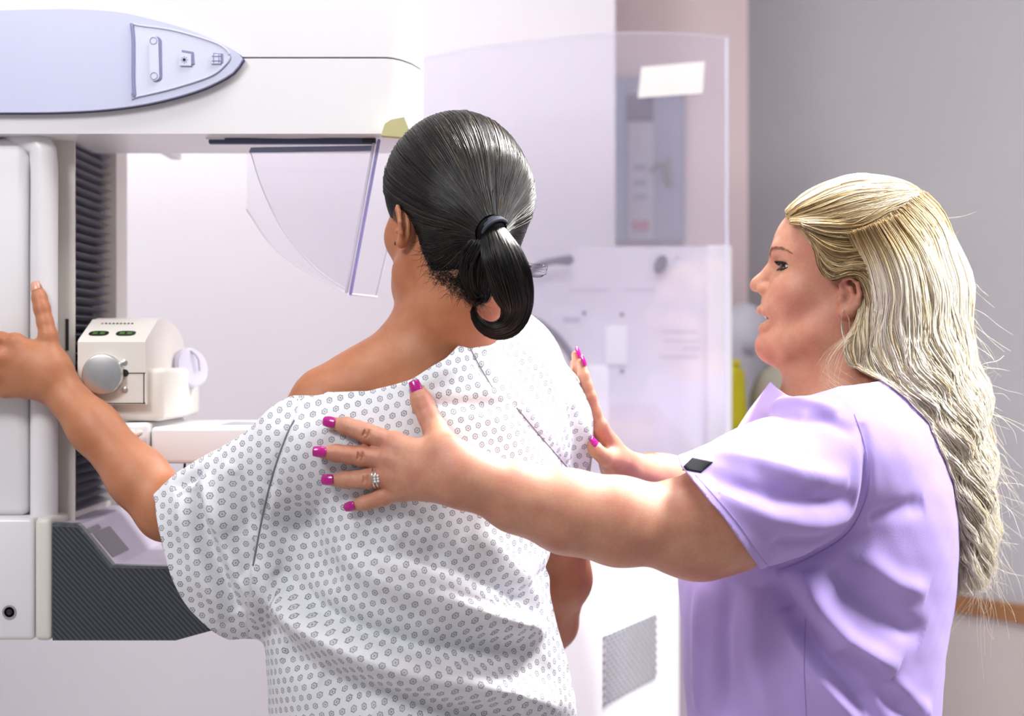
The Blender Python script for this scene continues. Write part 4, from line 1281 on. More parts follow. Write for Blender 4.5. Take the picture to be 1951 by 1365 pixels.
# legs and feet
for s in (-1, 1):
    hip = np.array([-0.11, 2.07, 0.86]) - pL * 0.085 * s
    f.chain([hip, hip * np.array([1, 1, 0]) + np.array([0, 0, 0.48]), hip * np.array([1, 1, 0]) + np.array([0.0, 0.0, 0.30]), hip * np.array([1, 1, 0]) + np.array([0, 0, 0.09])], [0.085, 0.058, 0.055, 0.036], 0.03)
    ft = hip * np.array([1, 1, 0]) + np.array([0, 0, 0.045])
    f.chain([ft - pF * 0.03, ft + pF * 0.06, ft + pF * 0.15 - np.array([0, 0, 0.015])], [0.042, 0.040, 0.028], 0.02)
lo = (-0.80, 1.80, -0.02); hi = (0.28, 2.52, 1.72)
boxes = [((-0.32, 1.86, 1.27), (0.06, 2.24, 1.70), 0.0022),
         ((-0.75, 1.98, 1.06), (-0.40, 2.24, 1.50), 0.0020)]
V, T, N_ = body_mesh(f, lo, hi, 0.006, boxes)
V[:, 2] = np.maximum(V[:, 2], 0.002)
bodyP = mesh_np('body', V, T, M_skinP, pat)
bodyP.data.normals_split_custom_set_from_vertices(N_.tolist())
attr(bodyP, 'lip', lip_weight(V, upP, loP))
M_nailp = mat('nail_natural', lin(214, 160, 140), 0.3, noise=0.02)
nail(th_[2], th_[3], np.array([-0.2, -1, 0.1]), 0.0072, 0.011, 62, M_nailp, pat, back=0.006)

# ---- patient hair: slicked cap, tie, ponytail
M_hairP = hair_mat('hair_black', [(0.0, lin(9, 8, 8)), (0.45, lin(22, 18, 17)), (0.75, lin(48, 38, 31)), (1.0, lin(120, 100, 74))], 0.33, 0.42)
HR = np.array([hF, hL, hU])
capc = hp(-10, 0, 66)
capr = np.array([0.105, 0.0865, 0.094])
hc = Field()
hc.ell(capc, capr, HR, 0.0)
hc.ell(hp(-62, 0, 40), (0.050, 0.066, 0.060), HR, 0.035)
tiep = P(936, 441, 1.895)
hc.cone(hp(-80, -4, 34), tiep + (tiep - hp(-40, 0, 40)) * -0.10, 0.046, 0.022, 0.05)
# nape
hc.ell(hp(-50, 0, -24), (0.046, 0.062, 0.056), HR, 0.03)
V, Q = polygonise(hc, capc - 0.19, capc + 0.19, 0.0024)
T = tri(Q)
V = relax(V, T, 1)
loc = (V - hO) @ HR.T * 1000.0     # forward, left, up in mm
# hairline: in front over the forehead, above the ears, down to the nape
a_, l_, u_ = loc.T
line = np.interp(a_, [-120, -75, -60, -46, -34, -27, -20, 0, 25, 45, 62, 75, 140], [-66, -64, -60, -50, -22, 8, 26, 34, 22, 30, 62, 108, 110])
cv, ct = clip(V, T, line - u_ )
M_capP = mat('hair_black_base', lin(12, 10, 10), 0.6, spec=0.15, noise=0.1, nscale=80)
hairP = mesh_np('hair', cv, ct, M_capP, pat)
hairP['label'] = 'smooth black hair pulled back into a low ponytail'
# relief and streaks along the combing direction: strands lying on the cap
cap_bvh = bvh_of(cv, ct)
def cap_strands(n, M, seed):
    r = np.random.default_rng(seed)
    S = np.zeros((n, M, 3)); ok = np.ones(n, bool)
    tdir = unit((tiep - capc) @ HR.T / capr)
    # start directions all over the cap, mostly at its rim
    az = r.uniform(0, 2 * np.pi, n)
    spread = r.uniform(0.35, 2.5, n)
    e1 = unit(np.cross(tdir, [0, 0, 1.0])); e2 = np.cross(tdir, e1)
    side = np.cos(az)[:, None] * e1 + np.sin(az)[:, None] * e2
    tt = spread[:, None] + (0.13 - spread)[:, None] * np.linspace(0, 1, M)
    d = np.cos(tt)[..., None] * tdir + np.sin(tt)[..., None] * side[:, None, :]
    w = (d * capr) @ HR
    w /= np.linalg.norm(w, axis=2, keepdims=True)
    st = capc + w * 0.4
    lift = np.abs(r.normal(size=n)) * 0.0007
    out = []
    for i in range(n):
        pts = []
        for j in range(M - 1, -1, -1):
            hit = cap_bvh.ray_cast(Vector(st[i, j]), Vector(-w[i, j]), 0.36)
            if hit[0] is None: break
            pts.append(np.array(hit[0]) + np.array(hit[1]) * (0.0002 + lift[i]))
        if len(pts) >= 4: out.append(resample(np.array(pts[::-1]), M))
    return np.array(out)
S = cap_strands(6000, 11, 11)
r_ = np.random.default_rng(3)
shade = np.clip(r_.beta(1.6, 3.2, len(S))[:, None] * np.ones(S.shape[1]) , 0, 1)
shade = np.where(r_.uniform(size=(len(S), 1)) < 0.05, np.minimum(shade + 0.45, 1), shade)
S = S + r_.normal(size=S.shape) * 0.00012
Rr = np.tile(np.array([0.35] + [1.0] * (S.shape[1] - 2) + [0.8]), (len(S), 1)) * r_.uniform(0.0003, 0.00075, (len(S), 1))
strands('hair_strands', S, Rr, M_hairP, hairP, shade)
# ponytail
def tail(path, rad, n, M, seed, name, jitter=0.0006, fray=0.0):
    r = np.random.default_rng(seed)
    C = smooth_path(path, M)
    Rd = np.interp(np.linspace(0, 1, M), np.linspace(0, 1, len(rad)), rad)
    Tn = np.gradient(C, axis=0); Tn /= np.linalg.norm(Tn, axis=1, keepdims=True)
    # parallel frame around the view axis
    A_ = np.cross(Tn, [0, 1.0, 0]); A_ /= np.linalg.norm(A_, axis=1, keepdims=True) + 1e-9
    B_ = np.cross(Tn, A_)
    rho = np.sqrt(r.uniform(0.45, 1.05, n)); ph = r.uniform(0, 2 * np.pi, n)
    S = np.zeros((n, M, 3))
    tw = r.normal(0, 0.5, n)
    L = r.uniform(0.82, 1.0, n)
    for i in range(n):
        p = ph[i] + tw[i] * np.linspace(0, 1, M)
        q = C + (A_ * np.cos(p)[:, None] + B_ * np.sin(p)[:, None] * 0.8) * (Rd * rho[i] * (1 + fray * r.normal() * np.linspace(0, 1, M) ** 2))[:, None]
        S[i] = resample(q[:max(4, int(M * L[i]))], M)
    return S
ty = 1.893
pth = [tiep + np.array([0, 0.012, 0.006]), P(944, 458, ty), P(960, 500, ty - 0.006), P(976, 548, ty), P(984, 590, ty + 0.012), P(968, 622, ty + 0.018), P(938, 630, ty + 0.02), P(912, 615, ty + 0.02), P(902, 592, ty + 0.018), P(912, 576, ty + 0.016)]
S1 = tail(pth, [0.013, 0.018, 0.025, 0.027, 0.024, 0.018, 0.014, 0.009, 0.005, 0.002], 1300, 30, 21, 'pony', fray=0.12)
pth2 = [tiep + np.array([0, 0.016, 0.004]), P(928, 470, ty + .014), P(916, 510, ty + .024), P(914, 545, ty + .030), P(922, 566, ty + .034), P(915, 578, ty + 0.032)]
S2 = tail(pth2, [0.012, 0.022, 0.028, 0.025, 0.016, 0.004], 520, 30, 22, 'pony', fray=0.1)
fly = []
for k in range(9):
    o_ = r_.normal(size=3) * 0.002
    fly.append(smooth_path([P(985, 492, ty) + o_, P(1008, 506, ty) + o_, P(1028, 504 + 2 * k % 9, ty - .004) + o_ * 2, P(1042, 505 + 3 * (k % 5), ty - .004), P(1040, 522, ty)][: (5 if k % 2 else 4)], 30))
for k in range(5):
    fly.append(smooth_path([P(990, 510, ty), P(1010, 522 + k, ty), P(1030, 524 + k, ty), P(1042, 524 - k, ty)], 30))
S3 = np.array(fly)
ST = np.concatenate([S1, S2, S3])
sh = np.clip(r_.beta(1.5, 3.5, len(ST))[:, None] * np.ones(30), 0, 1)
RT = np.tile(np.interp(np.linspace(0, 1, 30), [0, 0.1, 0.8, 1], [0.9, 1, 0.8, 0.2]), (len(ST), 1)) * r_.uniform(0.0004, 0.0009, (len(ST), 1))
RT[len(S1) + len(S2):] *= 0.5
po = strands('ponytail', ST, RT, M_hairP, hairP, sh)
# soft core so the tail is not see-through
for path, rad in ((pth, [0.009, 0.013, 0.018, 0.020, 0.017, 0.011, 0.008, 0.004, 0.002, 0.001]), (pth2, [0.009, 0.015, 0.019, 0.016, 0.010, 0.002])):
    tube('ponytail_core', path, rad, M_capP, hairP, n=30, sides=14)
# fine baby hair on the nape
# place them by casting onto the neck
body_bvh = bvh_of(V * 0 + V, T) if False else BVHTree.FromPolygons([tuple(v.co) for v in bodyP.data.vertices], [tuple(p.vertices) for p in bodyP.data.polygons])
SB = []
for k in range(1500):
    x = r_.uniform(800, 915); y = np.interp(x, [800, 815, 830, 880, 915], [455, 495, 522, 548, 566]) + r_.normal() * 11 - 4 
    h0 = min(ray(body_bvh, x, y), ray(cap_bvh, x, y, 3.0), key=lambda q: q[1])
    if abs(h0[1] - 2.0) > 0.15: continue
    pts = [h0]
    dirp = np.array([0.5 + 0.4 * r_.normal(), -0.1, -0.1 + 0.5 * r_.normal()]) * 0.0022
    for q in range(5):
        dirp = dirp + r_.normal(size=3) * np.array([1, .3, 1]) * 0.0011
        pts.append(pts[-1] + dirp + np.array([0, -0.0004, 0]))
    SB.append(smooth_path(pts, 8))
SB = np.array(SB)
if len(SB): strands('nape_hair', SB, np.tile(np.linspace(0.00028, 0.0001, 8), (len(SB), 1)), M_hairP, hairP, np.full((len(SB), 8), 0.35))
M_tie = mat('hair_tie_cloth', lin(58, 62, 78), 0.7, noise=0.1, nscale=200, bump=0.3, bscale=900)
tdir_ = unit(P(960, 500, ty) - tiep); td_ = unit(tdir_ + np.array([0.3, -0.6, 0.0]))
a1 = unit(np.cross(td_, [0, 0, 1.0])); a2 = np.cross(td_, a1)
for k in range(3):
    rr_ = 0.0155 + 0.0008 * k
    pts = [tiep + np.array([0.002, 0.004, 0.004]) + td_ * (0.0035 * (k - 1)) + rr_ * (math.cos(t) * a1 + math.sin(t) * a2) for t in np.linspace(0, 2 * np.pi, 26)]
    tube('hair_tie', pts, 0.0024, M_tie, pat, n=0, sides=8)
M_gold = mat('stud_metal', lin(120, 108, 84), 0.25, metal=1.0, noise=0.05)
lobe = hp(-2, 80, -15)
lathe('stud_earring', [(0.0, 0.003), (0.0022, 0.002), (0.0026, 0.0), (0.0018, -0.002)], lobe, tuple(hL), M_gold, pat, n=12)
# ================================================================= technologist
tec = empty('person', np.array([0.43, 2.13, 0.0]),
            'woman with long wavy blonde hair in lavender scrubs, both hands on the patient', 'person')
M_skinT = skin_mat('skin_fair', lin(198, 144, 116), lin(170, 98, 94), lin(184, 120, 98), 0.06)
tF = unit(np.array([-0.974, 0.225, 0.0])); tL = unit(np.array([-0.225, -0.974, 0.0])); tU = np.array([0, 0, 1.0])
tO = np.array([0.4422, 2.12, 1.4355])

# ---- scrubs
ts = Field()
ts.ell(P(1628, 950, 2.13), (0.122, 0.180, 0.205), None, 0.06)
ts.ell(P(1545, 1265, 2.14), (0.172, 0.190, 0.36), None, 0.10)
ts.ell(P(1432, 1090, 2.14), (0.080, 0.130, 0.095), None, 0.07)
ts.cone(P(1598, 850, 2.00), P(1590, 850, 2.27), 0.075, 0.075, 0.05)
ts.cone(P(1600, 830, 2.13), P(1608, 728, 2.13), 0.100, 0.072, 0.05)
ts.cone(P(1560, 810, 2.02), P(1600, 775, 2.12), 0.055, 0.06, 0.05)
torso_only = Field(); torso_only.ops = list(ts.ops)
ts.cone(P(1592, 872, 1.985), P(1470, 935, 1.935), 0.088, 0.082, 0.03)
ts.cone(P(1470, 935, 1.935), P(1310, 1005, 1.885), 0.082, 0.082, 0.02)
ts.cone(P(1580, 870, 2.28), P(1380, 960, 2.30), 0.082, 0.076, 0.03)
V, Q = polygonise(ts, (0.12, 1.74, 0.68), (0.66, 2.44, 1.40), 0.0034)
T = tri(Q); V = relax(V, T, 2)
def pix(V):
    return V[:, 0] / V[:, 1] * F + 975.5, 682.5 - (V[:, 2] - ZC) / V[:, 1] * F
px_, py_ = pix(V)
V, T = clip(V, T, np.interp(px_, [1300, 1480, 1515, 1535, 1600, 1690, 1900], [560, 740, 764, 757, 737, 724, 700]) - py_)
px_, py_ = pix(V)
h_ = np.interp(py_, [840, 885, 900, 990, 1060, 1097, 1150], [1285, 1296, 1308, 1385, 1432, 1456, 1480])
near = (V[:, 1] < 2.03) & (torso_only(V) > 0.003)
V, T = clip(V, T, np.where(near, h_ - px_, -1.0))
px_, py_ = pix(V)
farm = (V[:, 1] > 2.16) & (torso_only(V) > 0.004)
V, T = clip(V, T, np.where(farm, 1400 - px_, -1.0))
V, T = clip(V, T, 0.72 - V[:, 2])
sb_ = bvh_of(V, T)
tfolds = [
    ([(1345, 862), (1440, 880), (1540, 905), (1620, 915)], 0.0055, 0.014),
    ([(1330, 895), (1430, 935), (1540, 955), (1630, 955)], -0.006, 0.013),
    ([(1370, 940), (1470, 985), (1560, 1000), (1620, 985)], 0.005, 0.014),
    ([(1430, 800), (1500, 790), (1570, 800), (1630, 830)], -0.005, 0.010),
    ([(1470, 775), (1540, 770), (1600, 785)], 0.005, 0.010),
    ([(1420, 1080), (1480, 1040), (1560, 1030), (1620, 1000)], -0.004, 0.010),
    ([(1640, 805), (1652, 880), (1648, 950), (1615, 1018), (1540, 1062), (1480, 1088)], -0.005, 0.007),
    ([(1655, 990), (1700, 975), (1760, 960)], -0.004, 0.012),
    ([(1480, 1100), (1510, 1170), (1560, 1250), (1640, 1330), (1690, 1400)], -0.013, 0.016),
    ([(1530, 1090), (1570, 1170), (1640, 1240), (1710, 1275)], 0.011, 0.016),
    ([(1580, 1080), (1640, 1140), (1710, 1190), (1760, 1210)], -0.008, 0.015),
    ([(1640, 1060), (1710, 1110), (1770, 1130)], 0.005, 0.014),
    ([(1500, 1160), (1530, 1240), (1590, 1320), (1640, 1380)], 0.010, 0.014),
    ([(1600, 1240), (1680, 1310), (1750, 1370)], -0.009, 0.015),
    ([(1340, 1110), (1330, 1220), (1330, 1360)], 0.005, 0.014),
    ([(1390, 1110), (1375, 1230), (1385, 1370)], -0.008, 0.016),
    ([(1440, 1120), (1440, 1250), (1470, 1370)], 0.006, 0.016),
    ([(1700, 1300), (1740, 1340), (1770, 1365)], 0.006, 0.012),
]
V = apply_folds(V, T, [(q, a_ * 1.6, w_) for q, a_, w_ in tfolds], sb_, 2.05)
V = V + vnormals(V, T) * (0.0022 * wob(V * np.array([1, 1, 0.7]), 50, 13) + 0.0009 * wob(V, 120, 17))[:, None]
scrub_bvh = bvh_of(V, T)
M_scrub = mat('scrub_lavender', lin(178, 156, 218), 0.75, spec=0.3, noise=0.02, nscale=30, bump=0.12, bscale=800, sheen=0.2)
M_scrubseam = mat('scrub_seam', lin(160, 138, 200), 0.8, noise=0.03)
scr = sheet('scrub_top', V, T, 0.002, M_scrub, tec, offset=-1)
scr['label'] = 'lavender short-sleeved scrub top'
seam([(1628, 790), (1648, 850), (1655, 910), (1645, 965), (1612, 1020), (1550, 1060), (1485, 1088)], 0.0009, M_scrubseam, scr, 'seam', scrub_bvh)
seam([(1325, 905), (1400, 990), (1445, 1055), (1468, 1085)], 0.0006, M_scrubseam, scr, 'hem_stitch', scrub_bvh)
seam([(1535, 1180), (1532, 1270), (1536, 1364)], 0.0007, M_scrubseam, scr, 'seam', scrub_bvh)
# black tab on the sleeve
tabV, nT = [], 9
for j in range(nT):
    for i in range(nT):
        a = i / (nT - 1); b = j / (nT - 1)
        q = (1 - b) * ((1 - a) * np.array([1297, 894]) + a * np.array([1336, 901])) + b * ((1 - a) * np.array([1319, 873]) + a * np.array([1358, 881]))
        h = ray(scrub_bvh, q[0], q[1], 1.9)
        tabV.append(h)
tabV = np.array(tabV); ym = np.median(tabV[:, 1])
tabV[:, 1] = np.clip(tabV[:, 1], ym - 0.03, ym + 0.03) - 0.0012
tabQ = [(j * nT + i, j * nT + i + 1, (j + 1) * nT + i + 1, (j + 1) * nT + i) for j in range(nT - 1) for i in range(nT - 1)]
tb = sheet('sleeve_tab', tabV, np.array(tabQ), 0.0012, mat('tab_black', lin(30, 30, 33), 0.85, spec=0.1, noise=0.08, nscale=200), scr, offset=0)
tb['label'] = 'black tab on the sleeve hem'

# ---- body
f = Field()
upT, loT, hq = head_prims(f, tO, tF, tL, tU, jaw=1.15)
f.chain([hq(82, 0, -64), hq(56, 0, -73), hq(20, 0, -102)], [0.012, 0.022, 0.038], 0.025)     # soft double chin
f.chain([hq(-18, 0, -20), hq(-22, 0, -80), hq(-34, 0, -140), P(1610, 800, 2.13)], [0.058, 0.060, 0.064, 0.075], 0.04)
f.chain([hq(20, 0, -118), hq(-2, 0, -160)], [0.038, 0.05], 0.04)
f.ell(P(1628, 960, 2.13), (0.105, 0.16, 0.18), None, 0.05)
f.ell(P(1545, 1270, 2.14), (0.145, 0.16, 0.33), None, 0.08)
# near (left) arm
f.chain([P(1590, 870, 1.985), P(1480, 930, 1.94), P(1385, 985, 1.905), P(1310, 1000, 1.888)], [0.060, 0.063, 0.064, 0.058], 0.02)
f.ball(P(1330, 1035, 1.895), 0.044, 0.025)
f.chain([P(1270, 1006, 1.88), P(1180, 994, 1.868), P(1080, 975, 1.862), P(985, 948, 1.858), P(905, 917, 1.852)], [0.047, 0.050, 0.047, 0.0385, 0.0305], 0.02)
# near hand resting on the gown
def on_gown(x, y, r):
    h = ray(gown_bvh, x, y, 1.9)
    d = unit(np.array([(x - 975.5) / F, 1.0, -(y - 682.5) / F]))
    return h - d * r
HW = 0.0120
mcps = [on_gown(752, 845, 0.017), on_gown(742, 876, 0.018), on_gown(746, 908, 0.017), on_gown(766, 934, 0.015)]
fing = [[on_gown(699, 826, 0.0125), on_gown(660, 812, 0.010), on_gown(636, 807, 0.0085)],
        [on_gown(688, 869, 0.0130), on_gown(641, 864, 0.010), on_gown(614, 862, 0.0085)],
        [on_gown(699, 913, 0.0125), on_gown(658, 915, 0.010), on_gown(632, 915, 0.0085)],
        [on_gown(728, 948, 0.0110), on_gown(696, 959, 0.009), on_gown(674, 964, 0.0075)]]
wr = P(878, 908, 1.850)
thb = [P(850, 862, 1.850), on_gown(829, 818, 0.015), on_gown(806, 772, 0.0125), on_gown(795, 743, 0.0100)]
hand_prims(f, wr, 0.030, mcps, fing, thb, r0=HW, kf=0.005)
f.cone(P(905, 915, 1.852), wr, 0.0305, 0.029, 0.02)
pm_ = np.mean(mcps, axis=0)
f.cone(wr, wr * 0.55 + pm_ * 0.45, 0.0285, 0.020, 0.025)
for a_, b_ in ((mcps[0], thb[1]),):
    f.cone(a_ * 0.55 + wr * 0.45, b_ * 0.6 + wr * 0.4, 0.014, 0.012, 0.016)
# knuckle wrinkles: small rings over the middle joints
for fi in fing[:3]:
    pip = fi[0]; axd = unit(fi[1] - fi[0])
    sdv = np.cross(axd, [0, -1.0, 0])
    for o_, w_, r_w in ((-0.0030, 0.0040, 0.0005), (0.0022, 0.0034, 0.0004)):
        c = pip + axd * o_ + np.array([0, -0.0116, 0])
        f.chain([c - sdv * w_ + axd * 0.0008 + np.array([0, .0010, 0]), c + np.array([0, .0002, 0]), c + sdv * w_ + axd * 0.0006 + np.array([0, .0010, 0])], r_w, 0.0036, sub=True)
# tendons on the back of the hand
for m in mcps[:4]:
    q = m * 0.45 + wr * 0.55
    f.cone(m + np.array([0, -0.0062, 0]), q + np.array([0.0, -0.0125, 0]), 0.0052, 0.003, 0.007)
# far (right) arm
fel = P(1345, 955, 2.31)
f.chain([P(1580, 870, 2.28), fel, P(1262, 930, 2.24), P(1192, 902, 2.175)], [0.06, 0.05, 0.042, 0.031], 0.03)
fw = P(1182, 893, 2.165)
fm_ = [P(1143, 812, 2.125), P(1136, 808, 2.145), P(1132, 812, 2.167), P(1132, 822, 2.188)]
ff_ = [[P(1124, 757, 2.118), P(1112, 715, 2.116), P(1106, 692, 2.116)],
       [P(1112, 745, 2.140), P(1101, 700, 2.140), P(1096, 676, 2.140)],
       [P(1110, 752, 2.163), P(1098, 712, 2.165), P(1093, 692, 2.165)],
       [P(1112, 772, 2.185), P(1102, 738, 2.187), P(1097, 718, 2.187)]]
fth = [P(1168, 880, 2.135), P(1152, 872, 2.110), P(1137, 860, 2.098), P(1127, 846, 2.094)]
hand_prims(f, fw, 0.027, fm_, ff_, fth, r0=0.0088, kf=0.004)
boxes = [((0.26, 1.99, 1.24), (0.56, 2.26, 1.64), 0.0018),
         ((-0.27, 1.76, 1.09), (-0.055, 1.98, 1.36), 0.00115),
         ((-0.055, 1.76, 1.09), (0.31, 1.98, 1.36), 0.0022),
         ((0.06, 2.04, 1.16), (0.24, 2.30, 1.42), 0.0020)]
V, T, N_ = body_mesh(f, (-0.28, 1.74, 0.70), (0.66, 2.46, 1.66), 0.006, boxes)
bodyT = mesh_np('body', V, T, M_skinT, tec)
bodyT.data.normals_split_custom_set_from_vertices(N_.tolist())
attr(bodyT, 'lip', lip_weight(V, upT, loT))
M_nail = mat('nail_magenta', lin(176, 10, 128), 0.18, noise=0.03, coat=0.6)
for fi, le, r in zip(fing, (0.0145, 0.0140, 0.0135, 0.0130), (0.0078, 0.0078, 0.0076, 0.0066)):
    n_ = nail(fi[1], fi[2], np.array([0.15, -1, 0.12]), r, le, 47, M_nail, tec, back=0.0035)
nail(thb[2], thb[3], np.array([-0.1, -1, 0.1]), 0.0086, 0.0155, 48, M_nail, tec, back=0.005)
nail(fth[2], fth[3], np.array([0.75, -0.6, 0.5]), 0.0072, 0.013, 58, M_nail, tec, back=0.005)
for fi in ff_[:2]:
    nail(fi[1], fi[2], np.array([1.0, -0.35, 0.15]), 0.0064, 0.013, 58, M_nail, tec, back=0.004)

# rings and jewellery
M_silver = mat('silver', lin(214, 208, 198), 0.18, metal=1.0, noise=0.04, nscale=80)
rf0, rf1 = mcps[2], fing[2][0]
rd = unit(rf1 - rf0); rc0 = rf0 * 0.42 + rf1 * 0.58
r1 = unit(np.cross(rd, [0, -1.0, 0])); r2 = np.cross(rd, r1)
for k in range(2):
    c = rc0 + rd * (0.0022 - 0.0042 * k)
    pts = [c + 0.0122 * (math.cos(t) * r1 + math.sin(t) * r2) for t in np.linspace(0, 2 * np.pi, 30)]
    rg = tube('ring', pts, 0.0013, M_silver, tec, n=0, sides=8)
    for t in (-0.3, 0.0, 0.3):
        lathe('stone', [(0.0, 0.0022), (0.0014, 0.0014), (0.0016, 0.0), (0.0012, -0.001)], c + 0.0128 * np.array([0, -1, 0]) + r1 * t * 0.011, (0, -1, 0), mat('diamond', lin(236, 236, 240), 0.05, spec=1.0, noise=0.05, nscale=400), rg, n=8)
bw = P(1230, 916, 2.215)
bd = unit(P(1262, 930, 2.24) - P(1192, 902, 2.175)); b1 = unit(np.cross(bd, [0, 0, 1.0])); b2 = np.cross(bd, b1)
tube('bracelet', [bw + 0.0395 * (math.cos(t) * b1 + math.sin(t) * b2) for t in np.linspace(0, 2 * np.pi, 40)], 0.0011, mat('gold', lin(226, 180, 96), 0.25, metal=1.0, noise=0.05), tec, n=0, sides=6)
eb = hq(-5, 84, -20)
tube('drop_earring', [eb + np.array([0.003, 0, 0.004]), eb + np.array([0, -.002, 0.006]), eb + np.array([-0.002, -.002, 0.0]), eb + np.array([-0.002, -.002, -0.012]), eb + np.array([0.0, -.002, -0.025]), eb + np.array([0.0015, -.002, -0.031])], [0.0006, 0.0006, 0.0008, 0.0013, 0.0019, 0.0012], M_silver, tec, n=24, sides=8)
tube('drop_earring_hook', [eb + np.array([0.003, 0, 0.004]), eb + np.array([0.0075, 0, -0.004]), eb + np.array([0.0085, 0, -0.018])], 0.0005, M_silver, tec, n=12, sides=5)

# eyes, teeth, brows and lashes
M_eye = mat('eye_white', lin(228, 222, 220), 0.15, noise=0.02, nscale=200)
M_iris = mat('iris_brown', lin(52, 38, 32), 0.1, noise=0.2, nscale=400)
M_lash = mat('lash_dark', lin(26, 20, 20), 0.6, noise=0.1)
M_brow = mat('brow_brown', lin(150, 108, 84), 0.7, noise=0.2, nscale=300)
for s in (-1, 1):
    c = hq(65, s * 33, 47)
    prof = [(0.0140 * math.sin(t), 0.0140 * math.cos(t)) for t in np.linspace(0, np.pi, 18)]
    e_ = lathe('eye', prof, c, tuple(tF), M_eye, tec, n=24)
    gz_ = unit(tF + tL * s * 0.55)
    prof = [(0.01415 * math.sin(t), 0.01415 * math.cos(t)) for t in np.linspace(0, 0.66, 6)]
    lathe('iris', prof, c, tuple(gz_), M_iris, e_, n=20)
    # lashes along both lids
    ls = []
    for k in range(34):
        t = k / 33
        ang_ = math.radians(-30 + 122 * t)
        for u0_, sg, ln in ((5.2, 1, 6.0), (-4.8, -0.6, 3.0)):
            root = hq(65 + 15.4 * math.cos(ang_), s * (33 + 15.4 * math.sin(ang_)), 47 + u0_ * math.cos((ang_ - 0.53) * 1.25))
            dirn = tF * math.cos(ang_) + tL * s * math.sin(ang_)
            ls.append(smooth_path([root, root + 0.001 * (dirn * ln * 0.55 + tU * sg * 0.6), root + 0.001 * (dirn * ln * 0.95 + tU * sg * 2.6)], 5))
    ls = np.array(ls)
    V_, F_ = tubes_mesh(ls, np.tile(np.linspace(0.00045, 0.0001, 5), (len(ls), 1)), 3)
    mesh_np('eyelashes', V_, F_, M_lash, e_)['kind'] = 'stuff'
    for u0_, r_l in ((5.0, 0.0014), (-4.7, 0.0008)):
        tube('eyeliner', [hq(65 + 15.0 * math.cos(a), s * (33 + 15.0 * math.sin(a)), 47 + u0_ * math.cos((a - 0.53) * 1.25)) for a in np.radians(np.linspace(-32, 92, 16))], r_l, M_lash, e_, n=0, sides=5)
body_bvhT = BVHTree.FromPolygons([tuple(v.co) for v in bodyT.data.vertices], [tuple(p.vertices) for p in bodyT.data.polygons])
rb = np.random.default_rng(5)
for s in (-1, 1):
    bs = []
    for k in range(170):
        t = rb.uniform()
        uu_ = 63 + 11 * math.sin(t * 2.2) - 8 * t * t + rb.normal() * (1.7 - 1.1 * t)
        q = hq(120 - 35 * t, s * (10 + 75 * t), uu_)
        tgt = hq(20, s * 8, uu_)
        h = body_bvhT.ray_cast(Vector(q), Vector(unit(tgt - q)), 0.2)
        if h[0] is None: continue
        h0 = np.array(h[0]); nrm = np.array(h[1])
        dv_ = unit(tL * s * 0.9 - tF * 0.5 + tU * (0.5 - 0.9 * t))
        dv_ = dv_ - (dv_ @ nrm) * nrm
        bs.append(smooth_path([h0, h0 + dv_ * 0.003 + nrm * 0.0005, h0 + dv_ * 0.006 + nrm * 0.0003], 4))
    V_, F_ = tubes_mesh(np.array(bs), np.tile(np.array([0.0003, 0.0003, 0.0002, 0.0001]), (len(bs), 1)), 3)
    mesh_np('eyebrow', V_, F_, M_brow, tec)['kind'] = 'stuff'
ft_ = Field()
for k in range(-4, 5):
    a = k * 0.30
    c = hq(66 + 33 * math.cos(a), 23 * math.sin(a), -17.5)
    ft_.ell(c, (0.0030, 0.0043 if abs(k) < 2 else 0.0035, 0.0052), np.array([tF, tL, tU]), 0.0006)
c = hq(88, 0, -18)
V_, Q_ = polygonise(ft_, c - 0.034, c + 0.034, 0.0011)
mesh_np('teeth', V_, Q_, mat('tooth_enamel', lin(240, 234, 224), 0.2, noise=0.02), tec)

# ---- trousers and shoes
f2 = Field()
f2.ell(np.array([0.42, 2.14, 0.84]), (0.15, 0.175, 0.14), None, 0.06)
for s in (-1, 1):
    f2.chain([np.array([0.42, 2.14 + s * 0.095, 0.80]), np.array([0.41, 2.14 + s * 0.10, 0.46]), np.array([0.43, 2.14 + s * 0.10, 0.08])], [0.105, 0.082, 0.075], 0.03)
V_, Q_ = polygonise(f2, (0.2, 1.88, 0.0), (0.64, 2.40, 1.02), 0.009)
V_, T_ = clip(V_, tri(Q_), 0.05 - V_[:, 2])
tro = sheet('scrub_trousers', V_, T_, 0.003, M_scrub, tec)
for s in (-1, 1):
    f3 = Field(); c = np.array([0.40, 2.14 + s * 0.10, 0.045])
    f3.chain([c + (0.05, 0, 0.01), c + (-0.06, 0, 0.0), c + (-0.14, 0, -0.012)], [0.046, 0.045, 0.036], 0.02)
    V_, Q_ = polygonise(f3, c - 0.22, c + 0.16, 0.007)
    V_[:, 2] = np.maximum(V_[:, 2], 0.002)
    mesh_np('shoe', V_, Q_, mat('shoe_white', lin(226, 226, 228), 0.5, noise=0.03), tec)

